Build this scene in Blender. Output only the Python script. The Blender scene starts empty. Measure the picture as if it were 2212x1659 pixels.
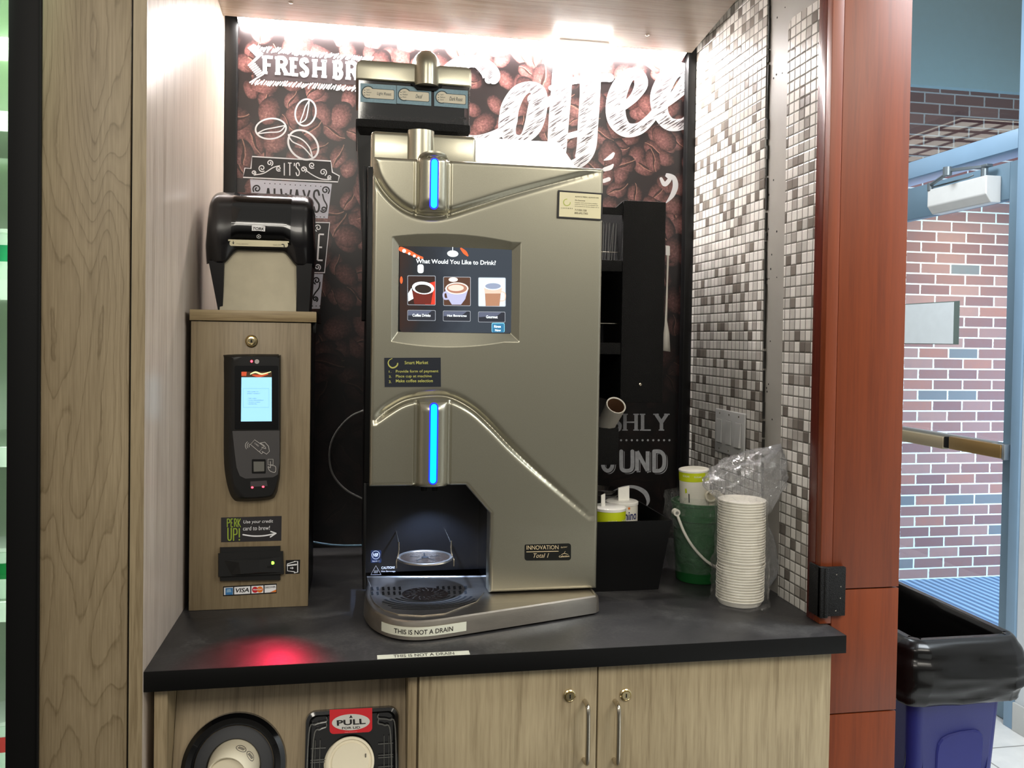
import bpy, bmesh, math, random
from mathutils import Vector, Matrix, noise
random.seed(7)
SC = bpy.context.scene
COL = SC.collection

# ------------------------------------------------------------------ camera
# world: X along the back wall to the right, Y into the wall (poster at y=0), Z up, metres
W, H, FOC, CX, CY = 2212, 1659, 1834.0, 1106.0, 766.0
CAM = Vector((0.0, -2.43, 1.514))
def _n(v): return v.normalized()
_vy = _n(Vector((773-CX, 727-CY, FOC)))
_vz = _n(Vector((-330-CX, 93500-CY, FOC)))
_dn = _n(_vz - _vz.dot(_vy)*_vy)
_vx = _dn.cross(_vy)
if _vx.x < 0: _vx = -_vx
_up = -_dn
R3 = Matrix((_vx, _vy, _up))            # rows: world axes in lens coordinates
def ray(px, py): return R3 @ Vector((px-CX, py-CY, FOC))
def at(axis, val, px, py):               # point of the photo on the plane x|y|z = val
    r = ray(px, py); t = (val-CAM[axis])/r[axis]
    return CAM + r*t
def atp(p0, n, px, py):
    r = ray(px, py); t = (Vector(p0)-CAM).dot(n)/r.dot(n)
    return CAM + r*t
def X(px, py, y): return at(1, y, px, py).x
def Z(px, py, y): return at(1, y, px, py).z

cd = bpy.data.cameras.new('camera'); cam = bpy.data.objects.new('camera', cd); COL.objects.link(cam)
right = R3 @ Vector((1, 0, 0)); down = R3 @ Vector((0, 1, 0)); fwd = R3 @ Vector((0, 0, 1))
mw = Matrix((right, -down, -fwd)).transposed().to_4x4(); mw.translation = CAM
cam.matrix_world = mw
cd.sensor_fit = 'HORIZONTAL'; cd.sensor_width = 36; cd.lens = FOC/W*36
cd.shift_x = 0; cd.shift_y = -(829.5-CY)/W
cd.clip_start = 0.05; cd.clip_end = 60
SC.camera = cam
SC.view_settings.view_transform = 'Standard'
try: SC.view_settings.look = 'None'
except Exception: pass
SC.view_settings.gamma = 1; SC.view_settings.exposure = 0.0
SC.view_settings.use_curve_mapping = False

# ------------------------------------------------------------------ world and room light
w = bpy.data.worlds.new('world'); SC.world = w; w.use_nodes = True
bg = w.node_tree.nodes['Background']; bg.inputs[1].default_value = 0.26
_nt = w.node_tree                                # pale ceiling above, darker floor below, as in the shop behind the viewer
_tc = _nt.nodes.new('ShaderNodeTexCoord'); _sp = _nt.nodes.new('ShaderNodeSeparateXYZ'); _cr = _nt.nodes.new('ShaderNodeValToRGB'); _mr = _nt.nodes.new('ShaderNodeMapRange')
_nt.links.new(_tc.outputs['Generated'], _sp.inputs[0]); _nt.links.new(_sp.outputs[2], _mr.inputs[0]); _mr.inputs[1].default_value = -1; _mr.inputs[2].default_value = 1
_nt.links.new(_mr.outputs[0], _cr.inputs[0]); _nt.links.new(_cr.outputs[0], bg.inputs[0])
_e = _cr.color_ramp.elements; _e[0].position = 0.40; _e[0].color = (0.05, 0.045, 0.04, 1); _e[1].position = 0.60; _e[1].color = (1.55, 1.50, 1.38, 1)
def area(name, loc, aim, sx, sy, energy, col, spread=180):
    ld = bpy.data.lights.new(name, 'AREA'); ld.shape = 'RECTANGLE'; ld.size = sx; ld.size_y = sy
    ld.energy = energy; ld.color = col; ld.spread = math.radians(spread)
    o = bpy.data.objects.new(name, ld); COL.objects.link(o); o.location = loc
    d = (Vector(aim)-Vector(loc)).normalized()
    o.rotation_euler = d.to_track_quat('-Z', 'Y').to_euler(); return o
def spot(name, loc, aim, energy, col, ang, blend=0.6, rad=0.004):
    ld = bpy.data.lights.new(name, 'SPOT'); ld.energy = energy; ld.color = col
    ld.spot_size = math.radians(ang); ld.spot_blend = blend; ld.shadow_soft_size = rad
    o = bpy.data.objects.new(name, ld); COL.objects.link(o); o.location = loc
    o.rotation_euler = (Vector(aim)-Vector(loc)).to_track_quat('-Z', 'Y').to_euler(); return o
WARM = (1.0, 0.94, 0.83); COOL = (0.62, 0.82, 1.0)
area('room_ceiling_lamp', (-0.6, -3.3, 2.75), (-0.2, -1.2, 0.6), 1.2, 0.6, 30, WARM)
area('room_ceiling_lamp', (1.5, -2.6, 2.75), (1.2, -0.8, 0.8), 1.2, 0.6, 24, WARM)
area('vestibule_daylight', (5.3, 0.9, 1.1), (3.4, 2.4, 0.9), 1.4, 1.6, 120, COOL, 120)
area('vestibule_wall_lamp', (3.75, 1.9, 2.25), (3.75, 2.5, 1.75), 0.5, 0.15, 5, (1.0, 0.88, 0.50), 130)
area('hall_light', (1.7, 0.75, 2.9), (2.57, 0.8, 1.5), 0.5, 0.4, 16, (0.86, 0.94, 1.0))  # added unseen lamp, brightens the door frame and notice
area('hall_light', (2.0, -1.2, 2.8), (2.1, 0.0, 0.0), 0.9, 0.6, 42, (0.86, 0.94, 1.0))

# ------------------------------------------------------------------ materials
def srgb(r, g, b):
    f = lambda c: (c/255/12.92) if c/255 <= 0.04045 else ((c/255+0.055)/1.055)**2.4
    return (f(r), f(g), f(b), 1)
class NT:
    def __init__(s, name):
        s.m = bpy.data.materials.new(name); s.m.use_nodes = True; s.t = s.m.node_tree
        s.b = s.t.nodes['Principled BSDF']; s.out = s.t.nodes['Material Output']
    def n(s, typ, **k):
        nd = s.t.nodes.new(typ)
        for a, v in k.items(): setattr(nd, a, v)
        return nd
    def l(s, a, b): s.t.links.new(a, b)
    def val(s, sock, v):
        if hasattr(v, 'links') or hasattr(v, 'is_output'): s.l(v, sock)
        else: sock.default_value = v
    def math(s, op, a, b=0.0, c=None, clamp=False):
        nd = s.n('ShaderNodeMath', operation=op, use_clamp=clamp)
        s.val(nd.inputs[0], a); s.val(nd.inputs[1], b)
        if c is not None: s.val(nd.inputs[2], c)
        return nd.outputs[0]
    def obj(s, scale=(1, 1, 1), loc=(0, 0, 0), world=False):
        if world: src = s.n('ShaderNodeNewGeometry').outputs['Position']
        else: src = s.n('ShaderNodeTexCoord').outputs['Object']
        mp = s.n('ShaderNodeMapping'); s.l(src, mp.inputs[0])
        mp.inputs['Scale'].default_value = scale; mp.inputs['Location'].default_value = loc
        return mp.outputs[0]
    def xyz(s, v):
        sp = s.n('ShaderNodeSeparateXYZ'); s.l(v, sp.inputs[0]); return sp.outputs
    def noise(s, vec, scale=1, detail=3, rough=0.5, dist=0):
        nd = s.n('ShaderNodeTexNoise'); s.l(vec, nd.inputs['Vector'])
        nd.inputs['Scale'].default_value = scale; nd.inputs['Detail'].default_value = detail
        nd.inputs['Roughness'].default_value = rough; nd.inputs['Distortion'].default_value = dist
        return nd.outputs[0]
    def ramp(s, fac, stops, const=False):
        nd = s.n('ShaderNodeValToRGB'); s.l(fac, nd.inputs[0]); cr = nd.color_ramp
        if const: cr.interpolation = 'CONSTANT'
        while len(cr.elements) < len(stops): cr.elements.new(0.5)
        for e, (p, c) in zip(cr.elements, stops): e.position = p; e.color = c
        return nd.outputs[0]
    def mix(s, fac, a, b, blend='MIX'):
        nd = s.n('ShaderNodeMix', data_type='RGBA', blend_type=blend)
        s.val(nd.inputs[0], fac); s.val(nd.inputs[6], a); s.val(nd.inputs[7], b)
        return nd.outputs[2]
    def bump(s, h, strength=0.3, dist=0.001):
        nd = s.n('ShaderNodeBump'); s.l(h, nd.inputs['Height'])
        nd.inputs['Strength'].default_value = strength; nd.inputs['Distance'].default_value = dist
        s.l(nd.outputs[0], s.b.inputs['Normal'])
MATS = {}
def mat(name, col=(0.5, 0.5, 0.5, 1), rough=0.5, metal=0.0, coat=0.0, emit=0.0, trans=0.0, alpha=1.0, ior=1.45,
        var=0.0, vscale=20, bump=0.0, bscale=400, spec=0.5, bdist=0.001, aniso=None):
    if name in MATS: return MATS[name]
    t = NT(name); b = t.b
    b.inputs['Roughness'].default_value = rough; b.inputs['Metallic'].default_value = metal
    b.inputs['Coat Weight'].default_value = coat; b.inputs['Transmission Weight'].default_value = trans
    b.inputs['Alpha'].default_value = alpha; b.inputs['IOR'].default_value = ior
    b.inputs['Specular IOR Level'].default_value = spec
    v = t.obj(aniso or (1, 1, 1))
    fac = t.noise(v, vscale, 4)
    d = max(var, 0.02)
    c1 = tuple(max(0, c*(1-d)) for c in col[:3])+(1,); c2 = tuple(min(1, c*(1+d)) for c in col[:3])+(1,)
    t.l(t.ramp(fac, [(0.3, c1), (0.7, c2)]), b.inputs['Base Color'])
    if bump: t.bump(t.noise(v, bscale, 3), bump, bdist)
    if emit:
        b.inputs['Emission Color'].default_value = col; b.inputs['Emission Strength'].default_value = emit
    MATS[name] = t.m; return t.m
def wood(name, light, dark, axis='Z', seed=0, rough=0.45, fine=1.0, band=0.5, contrast=1.0, world=True):
    """streaky wood-print laminate; grain runs along axis"""
    if name in MATS: return MATS[name]
    t = NT(name)
    sc = {'Z': (1, 1, 0.045), 'X': (0.045, 1, 1), 'Y': (1, 0.045, 1), 'T': (1, 0.045, 0.045)}[axis]
    v = t.obj(sc, (seed*3.1, seed*1.7, seed*0.9), world)
    a = t.noise(v, 22, 4, 0.6, 0.3); b_ = t.noise(v, 150*fine, 3, 0.6, 0.2); c = t.noise(v, 480, 2)
    f = t.math('ADD', t.math('MULTIPLY', a, band), t.math('MULTIPLY', b_, 1-band))
    f = t.math('ADD', f, t.math('MULTIPLY', t.math('SUBTRACT', c, 0.5), 0.16))
    w_ = 0.16/contrast
    col = t.ramp(f, [(0.5-w_, dark), (0.5, tuple((x*0.35+y*0.65) for x, y in zip(dark, light))), (0.5+w_, light)])
    t.l(col, t.b.inputs['Base Color']); t.b.inputs['Roughness'].default_value = rough
    t.bump(b_, 0.12, 0.0006)
    MATS[name] = t.m; return t.m
def wood_cathedral(name, light, dark):
    if name in MATS: return MATS[name]
    t = NT(name)
    big = t.noise(t.obj((1, 1, 0.16), (4.3, 2, 0.4), True), 6.5, 2, 0.45, 0.4)
    x, y, z = t.xyz(t.obj(world=True))
    wob = t.noise(t.obj((1, 1, 0.5), (9, 0, 0), True), 28, 3, 0.6)
    ph = t.math('ADD', t.math('MULTIPLY', big, 26.0), t.math('ADD', t.math('MULTIPLY', x, 16.0), t.math('MULTIPLY', wob, 0.8)))
    fr = t.math('FRACT', ph)
    line = t.ramp(fr, [(0.0, (0.1, 0.1, 0.1, 1)), (0.5, (0.0, 0.0, 0.0, 1)), (0.84, (0.35, 0.35, 0.35, 1)), (0.93, (1, 1, 1, 1)), (1.0, (0.1, 0.1, 0.1, 1))])
    st = t.noise(t.obj((1, 1, 0.03), (1, 0, 0), True), 330, 3, 0.6)
    tone = t.noise(t.obj((1, 1, 0.1), (7, 0, 0), True), 14, 3)
    f = t.math('ADD', t.math('MULTIPLY', line, 0.30), t.math('MULTIPLY', st, 0.75), clamp=True)
    f = t.math('ADD', f, t.math('MULTIPLY', t.math('SUBTRACT', tone, 0.5), 0.55), clamp=True)
    t.l(t.ramp(f, [(0.1, light), (0.8, dark)]), t.b.inputs['Base Color']); t.b.inputs['Roughness'].default_value = 0.5
    t.bump(st, 0.15, 0.0005)
    MATS[name] = t.m; return t.m
LW = srgb(190, 172, 138); DW = srgb(134, 114, 84)
m_wood_end = wood_cathedral('wood_end_panel', srgb(160, 143, 114), srgb(108, 92, 66))
m_wood_front = wood('wood_front', srgb(166, 149, 118), srgb(114, 97, 70), seed=2, contrast=0.9)
m_wood_kiosk = wood('wood_kiosk', srgb(148, 132, 104), srgb(108, 92, 68), seed=5, contrast=0.8)
m_wood_kiosk_h = wood('wood_kiosk_h', srgb(160, 142, 106), srgb(118, 98, 68), axis='X', seed=6)
m_wood_inner = wood('wood_inner_side', srgb(196, 182, 168), srgb(150, 134, 118), seed=9, rough=0.3, contrast=0.8)
m_soffit = wood('wood_soffit', srgb(186, 174, 160), srgb(132, 118, 106), axis='X', seed=12, rough=0.26, contrast=0.9)
m_cherry = wood('cherry', srgb(134, 62, 28), srgb(106, 46, 20), seed=3, rough=0.42, fine=0.7, contrast=0.8)
m_black = mat('black_plastic', srgb(14, 14, 14), 0.4, bump=0.1, bscale=900, spec=0.3)
m_blackm = mat('black_matte', srgb(10, 10, 10), 0.6, spec=0.25)
m_blackg = mat('black_gloss', srgb(9, 9, 10), 0.12, coat=0.6)
m_blackt = mat('black_textured', srgb(15, 15, 15), 0.6, bump=1.0, bscale=520, bdist=0.003, spec=0.35)
m_white = mat('white_paint', srgb(232, 232, 228), 0.5)
m_chrome = mat('nickel', srgb(196, 188, 172), 0.25, metal=1)
m_brass = mat('brass_lock', srgb(206, 190, 150), 0.22, metal=1)
m_dark = mat('dark_hole', srgb(6, 6, 6), 0.8)

def m_counter():
    t = NT('slate_laminate'); v = t.obj((1, 1, 1), world=True)
    a = t.noise(v, 7, 6, 0.65, 0.6); b_ = t.noise(v, 160, 3)
    f = t.math('ADD', t.math('MULTIPLY', a, 0.8), t.math('MULTIPLY', b_, 0.2))
    t.l(t.ramp(f, [(0.32, srgb(32, 32, 33)), (0.52, srgb(50, 49, 50)), (0.68, srgb(76, 75, 74))]), t.b.inputs['Base Color'])
    t.l(t.ramp(a, [(0.3, (0.32, 0.32, 0.32, 1)), (0.7, (0.46, 0.46, 0.46, 1))]), t.b.inputs['Roughness'])
    t.b.inputs['Specular IOR Level'].default_value = 0.35
    t.bump(b_, 0.2, 0.0006); return t.m
m_counter = m_counter()
def m_tile(name, pv, ph, cols, groutc, ofs_h, ofs_v, gap=0.085):
    t = NT(name); p = t.xyz(t.obj(world=True))
    u = t.math('DIVIDE', t.math('ADD', p[1], ofs_h), ph); v = t.math('DIVIDE', t.math('ADD', p[2], ofs_v), pv)
    fu, fv = t.math('FRACT', u), t.math('FRACT', v)
    cu, cv = t.math('FLOOR', u), t.math('FLOOR', v)
    cmb = t.n('ShaderNodeCombineXYZ'); t.l(cu, cmb.inputs[0]); t.l(cv, cmb.inputs[1])
    wn = t.n('ShaderNodeTexWhiteNoise', noise_dimensions='2D'); t.l(cmb.outputs[0], wn.inputs['Vector'])
    col = t.ramp(wn.outputs[0], cols, True)
    du = t.math('MINIMUM', fu, t.math('SUBTRACT', 1.0, fu)); dv = t.math('MINIMUM', fv, t.math('SUBTRACT', 1.0, fv))
    d = t.math('MINIMUM', du, dv)
    g = t.math('LESS_THAN', d, gap*0.5)
    sp = t.noise(t.obj(world=True), 900, 2)
    col = t.mix(t.math('MULTIPLY', sp, 0.18), col, (0.35, 0.33, 0.31, 1))
    t.l(t.mix(g, col, groutc), t.b.inputs['Base Color'])
    t.l(t.math('ADD', t.math('MULTIPLY', g, 0.6), 0.22), t.b.inputs['Roughness'])
    h = t.math('MULTIPLY', t.math('SUBTRACT', t.math('MINIMUM', d, 0.13), gap*0.4), 12.0, clamp=True)
    t.bump(h, 0.8, 0.0016); return t.m
m_mosaic = m_tile('mosaic_tile', 0.0250, 0.0236,
    [(0, srgb(226, 222, 214)), (0.56, srgb(196, 192, 184)), (0.74, srgb(172, 166, 158)), (0.83, srgb(126, 118, 109)), (0.94, srgb(108, 100, 92))],
    srgb(92, 88, 80), 0.004, 0.007)
def m_brick():
    t = NT('brick_wall'); p = t.xyz(t.obj(world=True))
    ph, pl = 0.0677, 0.2145
    v = t.math('DIVIDE', t.math('ADD', p[2], -0.004), ph); row = t.math('FLOOR', v); fv = t.math('FRACT', v)
    half = t.math('MULTIPLY', t.math('MODULO', row, 2.0), 0.5)
    u = t.math('ADD', t.math('DIVIDE', p[0], pl), half); u = t.math('ADD', u, 0.06); cu = t.math('FLOOR', u); fu = t.math('FRACT', u)
    cmb = t.n('ShaderNodeCombineXYZ'); t.l(cu, cmb.inputs[0]); t.l(row, cmb.inputs[1])
    wn = t.n('ShaderNodeTexWhiteNoise', noise_dimensions='2D'); t.l(cmb.outputs[0], wn.inputs['Vector'])
    col = t.ramp(wn.outputs[0], [(0, srgb(128, 82, 78)), (0.3, srgb(140, 96, 92)), (0.5, srgb(118, 74, 74)), (0.7, srgb(150, 106, 100)), (0.84, srgb(96, 98, 104)), (0.95, srgb(150, 92, 80))], True)
    nz = t.noise(t.obj((1, 1, 1), world=True), 30, 4)
    col = t.mix(t.math('MULTIPLY', nz, 0.5), col, srgb(110, 92, 96))
    jit = t.math('MULTIPLY', t.math('SUBTRACT', t.noise(t.obj(world=True), 60, 2), 0.5), 0.04)
    mu = t.math('LESS_THAN', t.math('ADD', fu, jit), 0.05); mv = t.math('LESS_THAN', t.math('ADD', fv, jit), 0.13)
    g = t.math('MAXIMUM', mu, mv)
    t.l(t.mix(g, col, srgb(204, 208, 208)), t.b.inputs['Base Color']); t.b.inputs['Roughness'].default_value = 0.85
    t.bump(t.math('SUBTRACT', t.math('MULTIPLY', nz, 0.4), g), 0.5, 0.004); return t.m
m_brick = m_brick()

def m_beans():
    """printed photo of roasted coffee beans"""
    t = NT('coffee_bean_print')
    base = srgb(24, 14, 15)
    cur = None
    P = t.obj(world=True)
    for k, (sc, ofx, ofz, thr) in enumerate([(15.5, 3.3, 1.1, 0.0), (13.5, 0.37, 5.2, 0.10), (12.0, 7.7, 2.9, 0.28)]):
        mp = t.n('ShaderNodeMapping'); t.l(P, mp.inputs[0]); mp.inputs['Rotation'].default_value = (math.radians(90), 0, 0)
        mp.inputs['Location'].default_value = (ofx, ofz, 0)
        dn = t.n('ShaderNodeTexNoise'); t.l(mp.outputs[0], dn.inputs['Vector']); dn.inputs['Scale'].default_value = 30
        sb = t.n('ShaderNodeVectorMath', operation='SUBTRACT'); t.l(dn.outputs['Color'], sb.inputs[0]); sb.inputs[1].default_value = (0.5, 0.5, 0.5)
        ms = t.n('ShaderNodeVectorMath', operation='SCALE'); t.l(sb.outputs[0], ms.inputs[0]); ms.inputs['Scale'].default_value = 0.008
        ad = t.n('ShaderNodeVectorMath', operation='ADD'); t.l(mp.outputs[0], ad.inputs[0]); t.l(ms.outputs[0], ad.inputs[1])
        vo = t.n('ShaderNodeTexVoronoi', voronoi_dimensions='2D'); t.l(ad.outputs[0], vo.inputs['Vector'])
        vo.inputs['Scale'].default_value = sc; vo.inputs['Randomness'].default_value = 0.85
        q = t.n('ShaderNodeVectorMath', operation='SUBTRACT'); t.l(ad.outputs[0], q.inputs[0]); t.l(vo.outputs['Position'], q.inputs[1])
        qs = t.n('ShaderNodeVectorMath', operation='SCALE'); t.l(q.outputs[0], qs.inputs[0]); qs.inputs['Scale'].default_value = sc
        rgb = t.n('ShaderNodeSeparateColor'); t.l(vo.outputs['Color'], rgb.inputs[0])
        ang = t.math('MULTIPLY', rgb.outputs[0], 6.283)
        x, y, _z = t.xyz(qs.outputs[0])
        ca, sa = t.math('COSINE', ang), t.math('SINE', ang)
        xr = t.math('ADD', t.math('MULTIPLY', x, ca), t.math('MULTIPLY', y, sa))
        yr = t.math('SUBTRACT', t.math('MULTIPLY', y, ca), t.math('MULTIPLY', x, sa))
        size = t.math('ADD', 0.80, t.math('MULTIPLY', rgb.outputs[2], 0.30))
        a_ = t.math('DIVIDE', xr, t.math('MULTIPLY', size, 0.54)); b_ = t.math('DIVIDE', yr, t.math('MULTIPLY', size, 0.39))
        r2 = t.math('ADD', t.math('MULTIPLY', a_, a_), t.math('MULTIPLY', b_, b_))
        hgt = t.math('SQRT', t.math('MAXIMUM', t.math('SUBTRACT', 1.0, r2), 0.0))
        inside = t.math('MULTIPLY', t.math('SUBTRACT', 1.0, r2), 9.0, clamp=True)
        # printed light falls from the upper left of each bean
        lit = t.math('ADD', t.math('MULTIPLY', hgt, 0.62), t.math('MULTIPLY', t.math('SUBTRACT', y, x), 0.42))
        grain = t.noise(mp.outputs[0], 150, 4, 0.7)
        lit = t.math('ADD', lit, t.math('MULTIPLY', t.math('SUBTRACT', grain, 0.5), 0.75))
        wob = t.math('MULTIPLY', t.math('SINE', t.math('MULTIPLY', a_, 3.0)), 0.12)
        cr = t.math('ABSOLUTE', t.math('SUBTRACT', b_, wob))
        face = t.math('GREATER_THAN', rgb.outputs[1], 0.55)
        sgn_ = t.math('SUBTRACT', b_, wob)
        crw = t.math('MULTIPLY', t.math('SUBTRACT', 1.0, t.math('ABSOLUTE', a_)), 0.13)
        crease = t.math('MULTIPLY', t.math('LESS_THAN', cr, crw), face)
        rim = t.math('MULTIPLY', t.math('LESS_THAN', t.math('ABSOLUTE', t.math('SUBTRACT', sgn_, t.math('ADD', crw, 0.05))), 0.045), t.math('MULTIPLY', face, t.math('MULTIPLY', grain, 1.5)))
        col = t.ramp(lit, [(0.12, srgb(28, 18, 19)), (0.42, srgb(78, 48, 46)), (0.66, srgb(122, 80, 76)), (0.84, srgb(172, 124, 116)), (0.98, srgb(236, 206, 198))])
        col = t.mix(t.math('MULTIPLY', rim, 0.55), col, srgb(196, 146, 124))
        col = t.mix(t.math('MULTIPLY', crease, 0.9), col, srgb(36, 18, 14))
        if thr:
            inside = t.math('MULTIPLY', inside, t.math('GREATER_THAN', rgb.outputs[2], thr+0.22))
        cur = t.mix(inside, base if cur is None else cur, col)
    # the print runs into plain black towards its foot, with the lamp's falloff painted in
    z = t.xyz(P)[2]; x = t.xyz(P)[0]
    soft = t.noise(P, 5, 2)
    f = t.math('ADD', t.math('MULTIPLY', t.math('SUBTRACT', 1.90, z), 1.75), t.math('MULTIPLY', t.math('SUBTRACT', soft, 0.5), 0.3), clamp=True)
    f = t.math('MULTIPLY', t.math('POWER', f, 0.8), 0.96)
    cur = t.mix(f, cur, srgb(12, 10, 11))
    t.l(cur, t.b.inputs['Base Color']); t.b.inputs['Roughness'].default_value = 0.33
    return t.m
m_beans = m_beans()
m_print_w = mat('print_white', srgb(238, 238, 240), 0.4)
m_print_k = mat('print_black', srgb(20, 16, 18), 0.4)
m_chalk = mat('chalk_white', srgb(216, 214, 214), 0.45, var=0.25, vscale=120)
m_champ = mat('champagne_paint', srgb(168, 164, 146), 0.30, metal=0.80, coat=0.30, bump=0.05, bscale=1500, var=0.03, vscale=500)
m_silver = mat('silver_paint', srgb(196, 190, 176), 0.24, metal=0.85, coat=0.5)
m_steel = mat('brushed_steel', srgb(196, 188, 176), 0.34, metal=1, var=0.08, vscale=60, aniso=(0.05, 1, 1), bump=0.12, bscale=500)
def emis(name, col, st): return mat(name, col, 0.4, emit=st)
def glassy(name, tint=(1, 1, 1, 1), gloss=0.12, wrinkle=0.0, wscale=20, rough=0.05, haze=0.0):
    """thin clear sheet: mostly see-through, reflecting at its surface"""
    if name in MATS: return MATS[name]
    t = NT(name); t.t.nodes.remove(t.b)
    tr = t.n('ShaderNodeBsdfTransparent'); tr.inputs[0].default_value = tint
    gl = t.n('ShaderNodeBsdfGlossy'); gl.inputs['Roughness'].default_value = rough; gl.inputs[0].default_value = (1, 1, 1, 1)
    geo = t.n('ShaderNodeNewGeometry'); nrm = geo.outputs['Normal']
    if wrinkle:
        v = t.obj(world=True); nz = t.noise(v, wscale, 5, 0.65, 1.5)
        bp = t.n('ShaderNodeBump'); t.l(nz, bp.inputs['Height']); bp.inputs['Strength'].default_value = wrinkle; bp.inputs['Distance'].default_value = 0.02
        t.l(bp.outputs[0], gl.inputs['Normal']); nrm = bp.outputs[0]
    dp = t.n('ShaderNodeVectorMath', operation='DOT_PRODUCT'); t.l(geo.outputs['Incoming'], dp.inputs[0]); t.l(nrm, dp.inputs[1])
    cosn = t.math('ABSOLUTE', dp.outputs['Value'])
    fres = t.math('ADD', 0.04, t.math('MULTIPLY', t.math('POWER', t.math('SUBTRACT', 1.0, cosn, clamp=True), 5.0), 0.9))
    fac = t.math('ADD', fres, gloss, clamp=True)
    mx = t.n('ShaderNodeMixShader'); t.l(fac, mx.inputs[0]); t.l(tr.outputs[0], mx.inputs[1]); t.l(gl.outputs[0], mx.inputs[2])
    last = mx.outputs[0]
    if haze:
        df = t.n('ShaderNodeBsdfTranslucent'); df.inputs[0].default_value = (0.9, 0.92, 0.93, 1)
        d2 = t.n('ShaderNodeBsdfDiffuse'); d2.inputs[0].default_value = (0.85, 0.87, 0.88, 1)
        ms = t.n('ShaderNodeMixShader'); t.l(df.outputs[0], ms.inputs[1]); t.l(d2.outputs[0], ms.inputs[2])
        m2 = t.n('ShaderNodeMixShader'); m2.inputs[0].default_value = haze
        t.l(last, m2.inputs[1]); t.l(ms.outputs[0], m2.inputs[2]); last = m2.outputs[0]
    t.l(last, t.out.inputs[0]); MATS[name] = t.m; return t.m
m_glass = glassy('window_glass', (0.86, 0.92, 0.93, 1), 0.0, rough=0.01)
m_acrylic = glassy('clear_acrylic', (0.75, 0.75, 0.75, 1), 0.03, rough=0.05)
m_film = glassy('clear_film', (0.97, 0.97, 0.97, 1), 0.03, 1.0, 26, 0.12, haze=0.10)

# ------------------------------------------------------------------ mesh building
_text_cache = {}
def text_geo(s, bold=0.0, shear=0.0):
    key = (s, bold, shear)
    if key in _text_cache: return _text_cache[key]
    c = bpy.data.curves.new('t', 'FONT'); c.body = s; c.offset = bold; c.shear = shear; c.resolution_u = 3
    o = bpy.data.objects.new('t', c); COL.objects.link(o)
    dg = bpy.context.evaluated_depsgraph_get(); dg.update()
    me = bpy.data.meshes.new_from_object(o.evaluated_get(dg))
    vs = [(v.co.x, v.co.y) for v in me.vertices]; fs = [tuple(p.vertices) for p in me.polygons]
    bpy.data.objects.remove(o); bpy.data.curves.remove(c); bpy.data.meshes.remove(me)
    x0 = min(v[0] for v in vs); x1 = max(v[0] for v in vs); y0 = min(v[1] for v in vs); y1 = max(v[1] for v in vs)
    vs = [((a-x0)/(x1-x0), (b-y0)/(y1-y0)) for a, b in vs]
    _text_cache[key] = (vs, fs); return vs, fs
def crom(pts, n=8, closed=False):
    out = []; N = len(pts)
    idx = range(N) if closed else range(N-1)
    for i in idx:
        p0 = pts[(i-1) % N] if closed or i > 0 else pts[0]; p1 = pts[i]; p2 = pts[(i+1) % N]
        p3 = pts[(i+2) % N] if closed or i+2 < N else pts[-1]
        for k in range(n):
            t = k/n
            out.append(tuple(0.5*((2*b)+(c-a)*t+(2*a-5*b+4*c-d)*t*t+(-a+3*b-3*c+d)*t*t*t) for a, b, c, d in zip(p0, p1, p2, p3)))
    if not closed: out.append(tuple(pts[-1]))
    return out
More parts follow.
